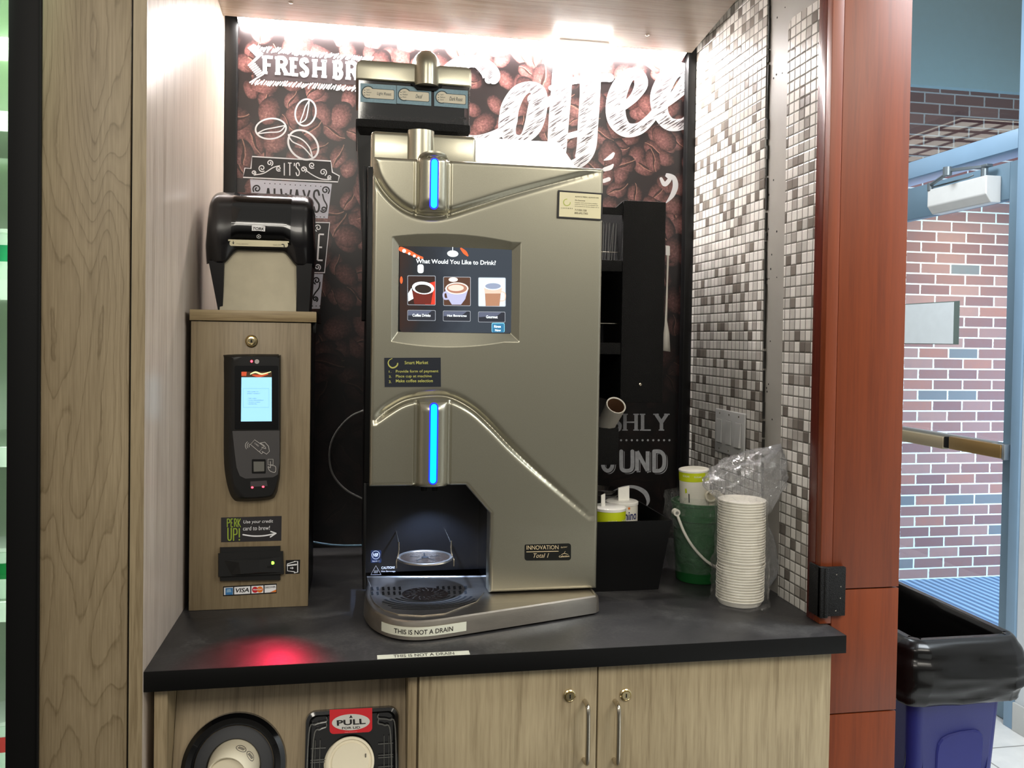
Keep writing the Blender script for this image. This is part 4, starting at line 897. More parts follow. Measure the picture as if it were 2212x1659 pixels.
b = MB(); b.text('PULL DOWN', (511, 528, 536, 529, 3), PD(0.0015)); b.text('TEAR OFF', (589, 530.5, 607, 531, 3), PD(0.0015)); b.build('lettering', mat('lever_ink', srgb(160, 152, 126), 0.5), lv)
b = MB(); b.stroke([(504, 521), (504, 527)], 1.3, PD(0.0015), smooth=False); b.poly([(501.5, 524), (506.5, 524), (504, 527.5)], PD(0.0015)); b.stroke([(609, 528), (613, 528.5), (614, 533)], 2, PD(0.0015)); b.build('arrow', m_print_k, lv)
b = MB(); b.stroke([(500, 480.5), (560, 483), (619, 485)], 0.9, PD(0.001)); b.poly([(544, 487), (573, 489), (572.5, 500), (558, 498.5), (544, 498.5)], PD(0.001)); b.stroke([(545, 486), (558, 487.5), (574, 487)], 1.3, PD(0.001)); b.build('logo', m_print_w, td)
b = MB(); b.text('TORK', (545.8, 496.5, 571, 498, 6.4), PD(0.0015), 0.03, 0.15); b.build('logo_lettering', m_print_k, td)
b = MB(); b.stroke([(555, 509), (559, 506.5), (563, 509), (563, 513), (559, 515), (555, 513)], 1.4, PD(0.001), closed=True, smooth=False); b.disc(559, 510.8, 1.6, 1.6, PD(0.001)); b.build('emblem', mat('emblem_grey', srgb(180, 180, 176), 0.4), td)

# ================================================================== coffee machine
YM = -0.62
cm = thing('coffee_machine', 'tall champagne coloured coffee machine with a touchscreen and blue lights on the worktop', 'coffee machine', (0.27, -0.35, ZC))
DXL, DXR, DZT, DZB = 0.0275, 0.5290, 1.892, 0.9615
NX_, NZ_ = 0.2865, 1.1975                               # inner corner of the notch over the cup station
NCX, NCZ = 0.0275+0.5015*143/350, 1.135
outline = [(DXL, NZ_), (NCX, NZ_), (NX_, NCZ), (NX_, DZB), (DXR, DZB), (DXR, DZT), (DXL, DZT)]
BXU, BXL_, BW = 0.1525, 0.1595, 0.032
def segd(px, pz, a, b):
    ax_, az = a; bx_, bz = b; dx, dz = bx_-ax_, bz-az; t = max(0, min(1, ((px-ax_)*dx+(pz-az)*dz)/(dx*dx+dz*dz)))
    return math.hypot(px-ax_-dx*t, pz-az-dz*t)
def lin(tab, x):
    if x <= tab[0][0]: return tab[0][1]
    for (a, va), (b, vb) in zip(tab, tab[1:]):
        if x <= b: t = (x-a)/(b-a); return va+(vb-va)*t
    return tab[-1][1]
def cv(pts): return [tuple(p) for p in crom([at(1, YM, *p).xz for p in pts], 8)]
GU = [(p[0], p[1]) for p in cv([(806, 352), (812, 382), (832, 415), (862, 444), (895, 461), (932, 467), (970, 462), (1020, 447), (1100, 422), (1180, 400), (1290, 372)])]
GLw = [(p[0], p[1]) for p in cv([(812, 908), (840, 885), (880, 864), (935, 856), (975, 860), (1020, 884), (1060, 920), (1110, 972), (1180, 1036), (1272, 1115)])]
def gdist(G, x, z):
    best = 9; bi = 0
    for i, (a, b) in enumerate(zip(G, G[1:])):
        if abs(a[0]-x) > 0.06 and abs(b[0]-x) > 0.06: continue
        d = segd(x, z, a, b)
        if d < best: best = d; bi = i
    return best, bi/len(G)
def side(G, x, z):
    return z - lin(G, x)
# screen opening
SX0, SX1, SZ0, SZ1 = 0.0850, 0.3260, 1.5265, 1.7060
def sop_top(x): return 1.7225+0.0125*max(0, 1-((x-0.190)/0.135)**2)
def sop_bot(x): return 1.5070-0.0125*max(0, 1-((x-0.185)/0.125)**2)
def dh(x, z):
    h = 0.0
    d = min(segd(x, z, a, b) for a, b in zip(outline, outline[1:]+outline[:1]))
    r = 0.009
    if d < r: h -= r-math.sqrt(max(0, r*r-(r-d)**2))
    du, tu = gdist(GU, x, z)
    if du < 0.026:
        tp_ = min(1, (1-tu)*2.2)*min(1, tu*9+0.35); h -= 0.0105*tp_*math.exp(-(du/(0.0078 if z > lin(GU, x) else 0.0062))**2)
    dl, tl = gdist(GLw, x, z)
    if dl < 0.026:
        tp_ = min(1, (1-tl)*2.6)*min(1, tl*9+0.15); h -= 0.0112*tp_*math.exp(-(dl/(0.0082 if z > lin(GLw, x) else 0.0064))**2)
    # raised fields above the upper sweep and below the lower sweep
    su = side(GU, x, z)
    if su > 0: h += 0.0025*min(1, su/0.012)
    sl_ = -side(GLw, x, z)
    if sl_ > 0: h += 0.0025*min(1, sl_/0.012)*min(1, max(0, (z-1.0)/0.2))
    # light bosses
    for bx_, z0, z1 in ((BXU, 1.777, 3), (BXL_, 0, 1.380)):
        if z0 < z < z1:
            q = abs(x-bx_)/BW
            if q < 1:
                f = 1.0
                if z0 > 1: f = min(1, math.sqrt(max(0, 1-(1-min(1, (z-z0)/0.030))**2)))
                if z1 < 2: f = min(1, math.sqrt(max(0, 1-(1-min(1, (z1-z)/0.022))**2)))
                h += 0.024*f*math.sqrt(1-q*q)
            elif q < 1.28: h -= 0.0022*math.sin(math.pi*(q-1)/0.28)
    # screen recess
    t = min((x-0.0690)/0.0155, (0.3450-x)/0.0185, (sop_top(x)-z)/max(0.004, sop_top(x)-SZ1), (z-sop_bot(x))/max(0.004, SZ0-sop_bot(x)))
    if t > 0: h -= 0.0135*min(1, t)
    return h
b = MB()
nx, nz = 350, 460
def ztopf(x):
    q = abs(x-BXU)/BW; return DZT+(0.013*math.sqrt(1-q*q) if q < 1 else 0)
G = []
for i in range(nx+1):
    x = DXL+(DXR-DXL)*i/nx; col_ = []
    for j in range(nz+1):
        z = NZ_+(ztopf(x)-NZ_)*j/nz; col_.append(b.bm.verts.new((x, YM-dh(x, z), z)))
    G.append(col_)
for i in range(nx):
    for j in range(nz): b._f([G[i][j], G[i+1][j], G[i+1][j+1], G[i][j+1]])
G2 = []; mz = 150; mx = 207
for i in range(mx+1):
    col_ = []
    for j in range(mz+1):
        z = DZB+(NZ_-DZB)*j/mz; xl_ = NX_ if z < NCZ else NX_+(NCX-NX_)*(z-NCZ)/(NZ_-NCZ)
        x = xl_+(DXR-xl_)*i/mx; col_.append(b.bm.verts.new((x, YM-dh(x, z), z)))
    G2.append(col_)
for i in range(mx):
    for j in range(mz): b._f([G2[i][j], G2[i+1][j], G2[i+1][j+1], G2[i][j+1]])
# door edge returning to the body
top_pts = [(DXR-(DXR-DXL)*k/60, ) for k in range(61)]
ring = [(DXL, NZ_), (NCX, NZ_), (NX_, NCZ), (NX_, DZB), (DXR, DZB)] + [(p[0], ztopf(p[0])) for p in top_pts]
pts2 = []
for a, c in zip(ring, ring[1:]+ring[:1]):
    n = max(1, int(math.hypot(a[0]-c[0], a[1]-c[1])/0.02))
    for k in range(n): pts2.append((a[0]+(c[0]-a[0])*k/n, a[1]+(c[1]-a[1])*k/n))
A = [(x, YM-dh(x, z), z) for x, z in pts2]; B = [(x, YM+0.045, z) for x, z in pts2]
bmesh.ops.remove_doubles(b.bm, verts=b.bm.verts[:], dist=0.0001)
b.rings([A, B], False, True)
door = b.build('door', m_champ, cm, ang=50, recalc=False)
bm = bmesh.new(); bm.from_mesh(door.data); bmesh.ops.recalc_face_normals(bm, faces=bm.faces[:]); bm.to_mesh(door.data); bm.free()
for p in door.data.polygons: p.use_smooth = True
door.data.set_sharp_from_angle(angle=math.radians(50))
def PMd(h=0.0): return plane(1, YM-h)
# light slots
m_blue = emis('blue_light', (0.0, 0.40, 1.0, 1), 1.7); m_blue_e = emis('blue_edge', (0.01, 0.02, 1.0, 1), 1.6)
for (x_, za, zb) in ((935.5, 347, 456), (934, 868, 1042)):
    yb = 0.0265+(0.0025); pl_ = PMd(yb+0.0022)
    ctr = at(1, YM, x_, (za+zb)/2)
    fx = ctr.x; z0, z1 = Z(x_, zb, YM), Z(x_, za, YM)
    for wd, m_, yy in ((0.0092, m_blue_e, 0.0268), (0.0066, m_blue, 0.0272)):
        b = MB(); pts = []
        for k in range(9): a_ = math.pi*k/8; pts.append((fx+wd*math.cos(a_), z1-0.009+(wd)*math.sin(a_)))
        for k in range(9): a_ = math.pi+math.pi*k/8; pts.append((fx+wd*math.cos(a_), z0+0.009+(wd)*math.sin(a_)))
        b.loft([(x, YM-yy+0.004, z) for x, z in pts], [(x, YM-yy-0.0006, z) for x, z in pts]); o = b.build('light_slot' if wd < 0.008 else 'light_slot_rim', m_, door, smooth=False)
# screen
sy = YM+0.0125
FS = lambda h: plane(1, sy-h)
b = MB(); b.box(SX0-0.001, SX1+0.001, sy, sy+0.004, SZ0-0.001, SZ1+0.001); scr = b.build('touchscreen', m_blackg, door)
q2 = lambda x, y: (x, y)
b = MB(); b.rrect(863.5, 532, 1105.5, 717, 7, FS(0.0003), sl=0.012)
def m_scr():
    t = NT('screen_backdrop'); v = t.obj(world=True); p = t.xyz(v)
    nz_ = t.noise(v, 14, 3)
    f = t.math('ADD', t.math('MULTIPLY', t.math('SUBTRACT', p[0], 0.085), 5.0), t.math('MULTIPLY', nz_, 0.6), clamp=True)
    c = t.ramp(f, [(0.25, srgb(66, 44, 36)), (0.5, srgb(46, 48, 52)), (0.8, srgb(56, 62, 72)), (1, srgb(70, 78, 88))])
    t.b.inputs['Base Color'].default_value = (0, 0, 0, 1); t.l(c, t.b.inputs['Emission Color']); t.b.inputs['Emission Strength'].default_value = 0.9
    t.b.inputs['Roughness'].default_value = 0.25; return t.m
b.build('screen_backdrop', m_scr(), scr, recalc=False)
e_w = emis('glow_white', srgb(236, 246, 250), 1.0); e_or = emis('glow_orange', srgb(220, 92, 44), 0.8)
b = MB(); b.stroke([(866, 538), (884, 545), (900, 553), (912, 557)], [10, 9, 7, 5], FS(0.0006)); b.stroke([(996, 537), (1004, 545), (1010, 552)], [4, 8, 4], FS(0.0006)); b.disc(867, 605, 3, 8, FS(0.0006)); b.build('orange_glow', e_or, scr)
b = MB(); [b.disc(x, y, r_, r_, FS(0.0009)) for x, y, r_ in ((873, 542, 4), (884, 548, 2.6), (895, 553, 3), (904, 557, 2.5))]; b.disc(978, 548, 12, 7, FS(0.0009), rot=0.06); b.stroke([(978, 534), (978, 542)], 1.2, FS(0.0009), smooth=False); b.rrect(902, 571, 915, 590, 5, FS(0.0009)); b.build('lamp_glow', e_w, scr)
b = MB(); b.text('What Would You Like to Drink?', (898.5, 568.5, 1071, 572.5, 9.5), FS(0.0012), 0.015); b.build('heading', e_w, scr)
tiles = [(880, 595, 941, 659), (957.5, 597.5, 1017, 660.5), (1033, 599, 1092.5, 662)]
gb = emis('tile_grey', srgb(150, 156, 166), 0.8)
pics = [('tile_dark', srgb(40, 22, 18)), ('tile_brown', srgb(74, 48, 36)), ('tile_pale', srgb(196, 218, 232))]
for k, (x0_, y0_, x1_, y1_) in enumerate(tiles):
    b = MB(); b.rrect(x0_, y0_, x1_, y1_, 2.5, FS(0.0006), sl=0.01); tl_ = b.build('picture_tile', gb, scr, recalc=False)
    b = MB(); b.rrect(x0_+1.2, y0_+1.2, x1_-1.2, y1_-1.2, 2, FS(0.0009), sl=0.01); b.build('picture', emis(pics[k][0], pics[k][1], 0.85), tl_, recalc=False)
    cx_ = (x0_+x1_)/2+3
    if k == 0:
        b = MB(); b.poly([(925, 612), (940, 608), (940, 657.5), (918, 657.5)], FS(0.0011)); b.build('red_field', emis('tile_red', srgb(222, 52, 34), 0.9), tl_)
        b = MB(); b.poly([(890, 628), (936, 628), (931, 657), (895, 657)], FS(0.0012)); b.build('cup_side', emis('cup_side', srgb(96, 30, 22), 0.8), tl_)
        b = MB(); b.poly([(881.5, 634), (889, 622), (893, 645), (882, 651)], FS(0.0012)); b.disc(914, 622, 24, 13.5, FS(0.0014), rot=0.1); b.build('cup_rim', e_w, tl_)
        b = MB(); b.disc(914, 624, 18, 9.5, FS(0.0016), rot=0.1); b.build('coffee', emis('cup_coffee', srgb(38, 28, 24), 0.8), tl_)
    elif k == 1:
        b = MB(); b.poly([(961, 622), (1012, 622), (1005, 646), (996, 658), (976, 658), (966, 642)], FS(0.0012)); b.stroke([(966, 630), (958.5, 634), (960, 645), (970, 645)], 4, FS(0.0012)); b.build('cup_side', emis('cup_lilac', srgb(166, 168, 200), 0.85), tl_)
        b = MB(); b.disc(979, 604, 10, 5, FS(0.0011)); b.disc(987, 623, 25, 13, FS(0.0014)); b.build('cup_rim', emis('cup_cream', srgb(214, 206, 200), 0.9), tl_)
        b = MB(); b.disc(987, 623, 22, 10.5, FS(0.0016)); b.build('froth_edge', emis('froth_edge', srgb(156, 110, 92), 0.85), tl_)
        b = MB(); b.disc(985, 622, 17, 7, FS(0.0018)); b.build('froth', emis('froth', srgb(216, 190, 178), 0.9), tl_)
    else:
        b = MB(); b.poly([(1047, 622), (1083, 622), (1079, 661), (1049, 661)], FS(0.0012)); b.build('drink', emis('latte', srgb(158, 116, 92), 0.85), tl_)
        b = MB(); b.poly([(1045, 616), (1085, 616), (1083, 634), (1047, 634)], FS(0.0013)); b.stroke([(1084, 630), (1091, 634), (1090, 648), (1081, 650)], 2.5, FS(0.0013)); b.build('foam', emis('latte_foam', srgb(206, 178, 162), 0.9), tl_)
        b = MB(); b.disc(1065, 617, 21, 9.5, FS(0.0015)); b.build('glass_rim', emis('rim_pale', srgb(206, 220, 236), 0.95), tl_)
        b = MB(); b.disc(1065, 618, 17, 6.5, FS(0.0017)); b.build('glass_top', emis('rim_grey', srgb(132, 142, 166), 0.85), tl_)
for k, (x0_, y0_, x1_, y1_, tx, ta, tb) in enumerate(((880, 669.5, 941, 692.5, 'Coffee Drinks', 891, 930), (957, 671, 1016.5, 694, 'Hot Beverages', 966, 1008), (1033, 673, 1091.5, 696, 'Gourmet', 1050, 1075))):
    b = MB(); b.rrect(x0_, y0_, x1_, y1_, 2.5, FS(0.0006), sl=0.01); bt = b.build('button', gb, scr, recalc=False)
    b = MB(); b.rrect(x0_+1, y0_+1, x1_-1, y1_-1, 2, FS(0.0009), sl=0.01); b.build('button_face', emis('button_dark', srgb(34, 37, 46), 0.9), bt, recalc=False)
    b = MB(); b.poly([(x0_+1.5, y0_+1.5), (x1_-8, y0_+1.9), (x1_-18, y0_+9.5), (x0_+1.5, y0_+12)], FS(0.0011)); b.build('button_sheen', emis('button_sheen', srgb(82, 88, 108), 0.9), bt)
    ym = (y0_+y1_)/2+3; b = MB(); b.text(tx, (ta, ym, tb, ym+0.4, 6.2), FS(0.0014), 0.02); b.build('lettering', e_w, bt)
b = MB(); b.rrect(1062, 697.5, 1090, 718, 3, FS(0.0006)); bt = b.build('button', emis('button_cyan', srgb(120, 196, 226), 0.9), scr, recalc=False)
b = MB(); b.rrect(1063.2, 698.8, 1088.8, 718, 2.4, FS(0.0009)); b.build('button_face', emis('button_blue', srgb(44, 104, 140), 0.9), bt, recalc=False)
b = MB(); b.text('Rinse', (1067.5, 708, 1082, 708, 5.5), FS(0.0012), 0.02); b.text('Now', (1069.5, 715.8, 1082, 715.8, 4.8), FS(0.0012), 0.02); b.build('lettering', e_w, bt)
# stickers on the door
b = MB(); b.poly([(1205.5, 410.5), (1303, 417.5), (1301, 476.5), (1203.5, 470.5)], PMd(0.0032)); st = b.build('service_sticker', m_print_k, door, recalc=False)
b = MB(); b.poly([(1209, 414.5), (1299, 420.5), (1297.5, 473), (1207.5, 467.5)], PMd(0.0035)); b.build('field', mat('sticker_cream', srgb(226, 216, 176), 0.45), st, recalc=False)
b = MB(); b.stroke([(1224.5, 430), (1219.5, 432), (1217.5, 437.5), (1220.5, 443), (1226, 444), (1230.5, 441.5), (1232, 437.5)], [1.8]*7, PMd(0.0038)); b.build('ring_mark', mat('lime_ink2', srgb(176, 182, 88), 0.5), st)
b = MB()
for tx, q_ in (('ALWAYS FRESH, ALWAYS ON', (1242, 426.5, 1293, 429.5, 3.3)), ('We Guarantee', (1241.5, 433.6, 1264, 435, 2.8)), ('Canteen wants you to be a satisfied', (1241.5, 438.6, 1290, 441.6, 2.3)), ('customer. If you are not pleased with', (1241.5, 442.6, 1292, 445.6, 2.3)), ('our products or service, please call us', (1241.5, 446.6, 1294, 449.8, 2.3)), ('717.939.1320', (1241.5, 455.8, 1267, 457.2, 4.2)), ('800.692.7302', (1241, 462, 1270, 463.6, 4.2)), ('c a n t e e n', (1211.5, 450.3, 1237, 451.6, 2.6))): b.text(tx, q_, PMd(0.0038), 0.01)
b.build('lettering', mat('ink_brown', srgb(74, 66, 46), 0.5), st)
b = MB(); b.poly([(830, 773), (952, 772.5), (952.5, 835.5), (831, 836)], PMd(0.0008)); st = b.build('instruction_sticker', mat('sticker_navy', srgb(40, 43, 50), 0.3), door, recalc=False)
b = MB(); b.stroke([(847, 774.5), (841, 778), (838.5, 784), (841, 790.5), (847, 794.5), (853.5, 793), (858, 789), (859, 785)], [1.6, 1.8, 2.2, 2.8, 3, 3, 3, 2.6], PMd(0.0011))
for tx, q_ in (('Smart Market', (874, 787, 925, 786.5, 7.2)), ('Provide form of payment', (855, 806.8, 947, 806, 7.6)), ('Place cup at machine', (855, 817.2, 932.5, 816.6, 7.4)), ('Make coffee selection', (855, 826, 935, 825.6, 6.6)), ('1.', (840, 805, 845.5, 805, 4.6)), ('2.', (840, 815.8, 845.5, 815.8, 4.6)), ('3.', (840, 827.6, 845.5, 827.6, 6))): b.text(tx, q_, PMd(0.0011), 0.012)
b.build('lettering', mat('ink_yellow', srgb(186, 184, 96), 0.5), st)
b = MB(); b.rrect(1133, 1174.5, 1233.5, 1211, 6, PMd(0.0008), sl=-0.008); st = b.build('maker_badge', mat('badge_black', srgb(24, 25, 22), 0.3), door, recalc=False)
m_gold = mat('ink_gold', srgb(214, 194, 156), 0.4)
b = MB(); b.text('INNOVATION', (1137.5, 1187.5, 1206.5, 1186.5, 9), PMd(0.0011)); b.text('by/par', (1211.5, 1184.5, 1226, 1183.5, 4), PMd(0.0011), 0, 0.3); b.text('Total 1', (1152.5, 1205, 1186, 1204.5, 9.5), PMd(0.0011), 0, 0.35); b.text('Cafection', (1207.5, 1204.3, 1230, 1203, 4), PMd(0.0011), 0.03)
b.stroke([(1137.5, 1192.2), (1206, 1190.8)], 1.6, PMd(0.0011), smooth=False); b.stroke([(1212, 1198.5), (1219, 1195.5), (1227.5, 1198)], [0.6, 1.4, 0.6], PMd(0.0011)); b.stroke([(1219, 1194), (1221, 1191)], 0.8, PMd(0.0011), smooth=False); b.build('lettering', m_gold, st)

# black body behind the door
b = MB(); b.box(0.0165, 0.523, YM+0.047, -0.07, NZ_+0.001, 1.880, 0.003); b.build('body', m_black, cm)
b = MB(); b.box(0.2895, 0.523, YM+0.047, -0.07, 0.966, NZ_, 0.001); b.build('lower_body', m_blackg, cm)
b = MB(); b.box(0.0165, 0.0225, YM+0.047, -0.07, 0.966, NZ_, 0.001); b.build('side_wall', m_black, cm)
b = MB(); b.loft([(x, YM+0.04, z) for x, z in ((NX_+0.001, 0.966), (NX_+0.001, NCZ+0.001), (NCX+0.001, NZ_), (0.2895, NZ_), (0.2895, 0.966))], [(x-0.0, -0.36, z) for x, z in ((NX_+0.001, 0.966), (NX_+0.001, NCZ+0.001), (NCX+0.001, NZ_), (0.2895, NZ_), (0.2895, 0.966))]); b.build('bay_side', m_blackg, cm)
YB = -0.440
b = MB(); b.box(0.0225, 0.2895, YB, YB+0.02, 0.966, NZ_); bp = b.build('bay_back', mat('bay_black', srgb(13, 13, 15), 0.35, bump=0.1, bscale=600), cm)
b = MB(); b.box(0.0225, 0.2895, YM+0.050, YB, NZ_-0.004, NZ_); b.build('bay_roof', m_black, cm)
b = MB(); b.cyl((BXL_-0.012, -0.555, NZ_-0.004), (BXL_-0.012, -0.555, NZ_-0.022), 0.008, 0.006); b.cyl((BXL_+0.012, -0.555, NZ_-0.004), (BXL_+0.012, -0.555, NZ_-0.022), 0.008, 0.006); b.build('spout', m_blackm, cm)
PB = lambda h: plane(1, YB-h)
b = MB(); b.rrect(801, 1188.5, 823.5, 1216, 2.5, PB(0.0003)); st = b.build('approval_badge', mat('badge_blue', srgb(34, 46, 74), 0.35), bp, recalc=False)
b = MB(); b.stroke([(811.8+8.6*math.cos(t), 1198.8+8.6*math.sin(t)) for t in [i*.5236 for i in range(12)]], 0.8, PB(0.0006), closed=True, n=2); b.text('NSF', (806, 1202.5, 817, 1202.5, 7.5), PB(0.0006), 0.03); b.text('Standard', (804, 1213.5, 819.5, 1213, 2.6), PB(0.0006)); b.build('lettering', m_print_w, st)
b = MB(); b.stroke([(812, 1222), (823, 1241), (801, 1241.5)], 1.0, PB(0.0006), closed=True, smooth=False)
for k in range(3): b.stroke([(808.8+k*3, 1238), (808.2+k*3, 1236), (809.4+k*3, 1234), (808.6+k*3, 1232)], 0.6, PB(0.0006))
b.text('CAUTION!', (824, 1229.5, 852.5, 1228.5, 5.5), PB(0.0006), 0.02); b.text('Hot Beverage', (824, 1237, 854, 1236.5, 4.6), PB(0.0006), 0.0); b.build('caution_mark', m_print_w, bp)
# ring shaped cup rest
rp = at(2, 1.030, 918, 1204.5); rr0 = 0.0610
b = MB(); b.lathe([(rr0-0.006, -0.001), (rr0, -0.002), (rr0+0.001, 0.001), (rr0-0.001, 0.0025), (rr0-0.006, 0.002), (rr0-0.007, 0.0)], rp, seg=48); cr_ = b.build('cup_rest', m_steel, cm)
b = MB(); b.cyl(rp-Vector((0, 0, 0.001)), rp+Vector((0, 0, 0.0005)), rr0-0.006, seg=48); b.build('wet_plate', mat('wet_plate', srgb(58, 46, 36), 0.12, metal=0.4, var=0.6, vscale=300, bump=0.8, bscale=260, bdist=0.004), cr_)
b = MB()
for k in range(5):
    a = k*1.2566+0.3; b.loft([rp+Vector((math.cos(a)*r_-math.sin(a)*w_, math.sin(a)*r_+math.cos(a)*w_, 0.0008)) for r_, w_ in ((0.012, -0.0015), (0.034, -0.0015), (0.034, 0.0015), (0.012, 0.0015))], [rp+Vector((math.cos(a)*r_-math.sin(a)*w_, math.sin(a)*r_+math.cos(a)*w_, 0.0012)) for r_, w_ in ((0.012, -0.0015), (0.034, -0.0015), (0.034, 0.0015), (0.012, 0.0015))])
b.cyl(rp+Vector((0, 0, 0.0006)), rp+Vector((0, 0, 0.0014)), 0.008, seg=16); b.build('slot', m_dark, cr_)
b = MB()
for sg in (-1, 1):
    xw = rp.x+sg*(rr0+0.0005)
    b.tube([(xw-sg*0.004, rp.y+0.0, 1.066), (xw-sg*0.004, rp.y, 1.045), (xw-sg*0.002, rp.y-0.003, 1.034), (xw+sg*0.001, rp.y-0.01, 1.026), (xw+sg*0.001, rp.y-0.012, 1.012)], 0.0016, 8, 5)
    b.tube([(xw-sg*0.004, rp.y, 1.060), (xw-sg*0.004, YB, 1.060)], 0.0016, 8, 1, False)
b.build('wire_bracket', m_chrome, cr_)
# drip tray
ZT = 0.961
tt = [at(2, ZT, *p) for p in ((793, 1264), (791, 1275), (790, 1290), (796, 1305), (811, 1320), (838, 1333), (872, 1340), (912, 1341), (960, 1336), (1040, 1324), (1140, 1309), (1285, 1287), (1291, 1284))]
poly_f = [(p.x, p.y) for p in tt]
front = [tuple(p) for p in crom(poly_f[:11], 5)] + poly_f[11:]
poly_t = front + [(front[-1][0]+0.001, -0.50), (poly_f[0][0], -0.447)]
def offs(P, d):
    out = []; n = len(P)
    for i in range(n):
        a = Vector(P[i-1]); c = Vector(P[(i+1) % n]); t = (c-a).normalized(); nrm = Vector((-t.y, t.x))
        out.append((P[i][0]+nrm.x*d, P[i][1]+nrm.y*d))
    return out
sgn = -1 if (Vector(offs(poly_t, 0.01)[12])-Vector((0.25, -0.55))).length > (Vector(poly_t[12])-Vector((0.25, -0.55))).length else 1
o_ = lambda d: offs(poly_t, -sgn*d)                    # outward
b = MB()
b.rings([[(x, y, 0.9245) for x, y in o_(0.004)], [(x, y, 0.950) for x, y in o_(0.0025)], [(x, y, 0.9585) for x, y in o_(0.001)], [(x, y, ZT) for x, y in o_(-0.0025)], [(x, y, ZT) for x, y in o_(-0.006)], [(x, y, ZT-0.0022) for x, y in o_(-0.0085)]], True, True)
tr = b.build('drip_tray', m_steel, cm, ang=35)
b = MB(); b.rings([[(x, y, 0.9205) for x, y in o_(-0.012)], [(x, y, 0.9245) for x, y in o_(-0.002)]], True, True); b.build('tray_foot', m_blackm, tr)
gpl = plane(2, ZT-0.0018)
gin = [(800, 1270), (799, 1285), (808, 1303), (828, 1318), (860, 1328), (912, 1331), (962, 1326), (1030, 1300), (1046, 1280), (1031, 1262)]
b = MB(); P1 = [gpl(*p) for p in gin]; b.loft([(p.x, p.y, ZT-0.0019) for p in P1], [(p.x, p.y, ZT-0.0004) for p in P1]); gr = b.build('grate', m_steel, tr, smooth=False)
gp2 = plane(2, ZT-0.0002)
gc = at(2, ZT, 918, 1284)
b = MB()
for k in range(8):
    r_ = 0.042+k*0.0118
    pts = []
    for q in range(17):
        a = math.radians(198+144*q/16); x = gc.x+r_*math.cos(a)*1.02; y = gc.y+r_*math.sin(a)*0.80
        pts.append((x, y))
    L = [(p[0], p[1]) for p in pts if 0.040+0.003*k < p[0] < 0.268-0.002*k]
    if len(L) > 2: b.stroke(L, 0.0055, lambda x, y: Vector((x, y, ZT-0.0002)), n=2, cap=False)
b.build('slot', m_dark, gr)
b = MB()
for r_ in range(2):
    for sx, ex in ((803, 872), (945, 1010)):
        x = sx
        while x < ex:
            yy = 1268+r_*10-(x-800)*0.012; b.stroke([(x, yy), (x+1.5, yy+7.5)], 5.6 if ex > 900 else 5.0, gp2, smooth=False, cap=False); x += 12
b.build('slot', m_dark, gr)
b = MB(); b.disc(918, 1283, 50, 14, plane(2, ZT)); b.build('spilt_coffee', mat('spilt_coffee', srgb(38, 26, 16), 0.08, coat=0.4, var=0.8, vscale=260, bump=1.0, bscale=220, bdist=0.008), gr)
b = MB(); spc = at(2, ZT, 918, 1283)
for k in range(30):
    a = k*0.2094+0.1; r0_, r1_ = ((0.020, 0.030) if k % 2 else (0.033, 0.043))
    b.stroke([(spc.x+r0_*math.cos(a), spc.y+r0_*math.sin(a)), (spc.x+r1_*math.cos(a+0.12), spc.y+r1_*math.sin(a+0.12))], 0.0022, lambda x, y: Vector((x, y, ZT+0.0008)), smooth=False, cap=False)
b.build('centre_ribs', m_steel, gr)
# label on the tray front
LPx = [(824, 1345), (838, 1351.5), (872, 1357.5), (905, 1358.5), (950, 1353.5), (1007, 1345.5)]
fr_o = o_(0.0035)
def tray_pt(px, zf, extra=0.0012):                     # point on the tray's curved front under a photo column
    best = None
    for (x, y), (x2, y2) in zip(fr_o[:len(front)], fr_o[1:len(front)]):
        pa = R3.transposed() @ (Vector((x, y, 0.94))-CAM); pb = R3.transposed() @ (Vector((x2, y2, 0.94))-CAM)
        u0, u1 = CX+FOC*pa.x/pa.z, CX+FOC*pb.x/pb.z
        if min(u0, u1) <= px <= max(u0, u1) and y < -0.60: 
            t = (px-u0)/(u1-u0+1e-9); best = (x+(x2-x)*t, y+(y2-y)*t, x2-x, y2-y)
    x, y, dx, dy = best; l = math.hypot(dx, dy); n = Vector((dy, -dx))/l
    if n.y > 0: n = -n
    return Vector((x+n.x*extra, y+n.y*extra, 0.9315+zf*0.0185))
b = MB(); A = [tray_pt(825+i*7.58, 0) for i in range(25)]; B = [tray_pt(825+i*7.58, 1) for i in range(25)]; b.rings([A, B], False, False, False); st = b.build('drain_label', mat('label_paper', srgb(222, 222, 204), 0.5), tr, recalc=False)
b = MB(); vs, fs = text_geo('THIS IS NOT A DRAIN', 0.01, 0); V = [b.bm.verts.new(tray_pt(852+a*(978-852), 0.22+0.5*c, 0.0016)) for a, c in vs]
for f in fs: b._f([V[i] for i in f])
b.build('lettering', m_print_k, st)

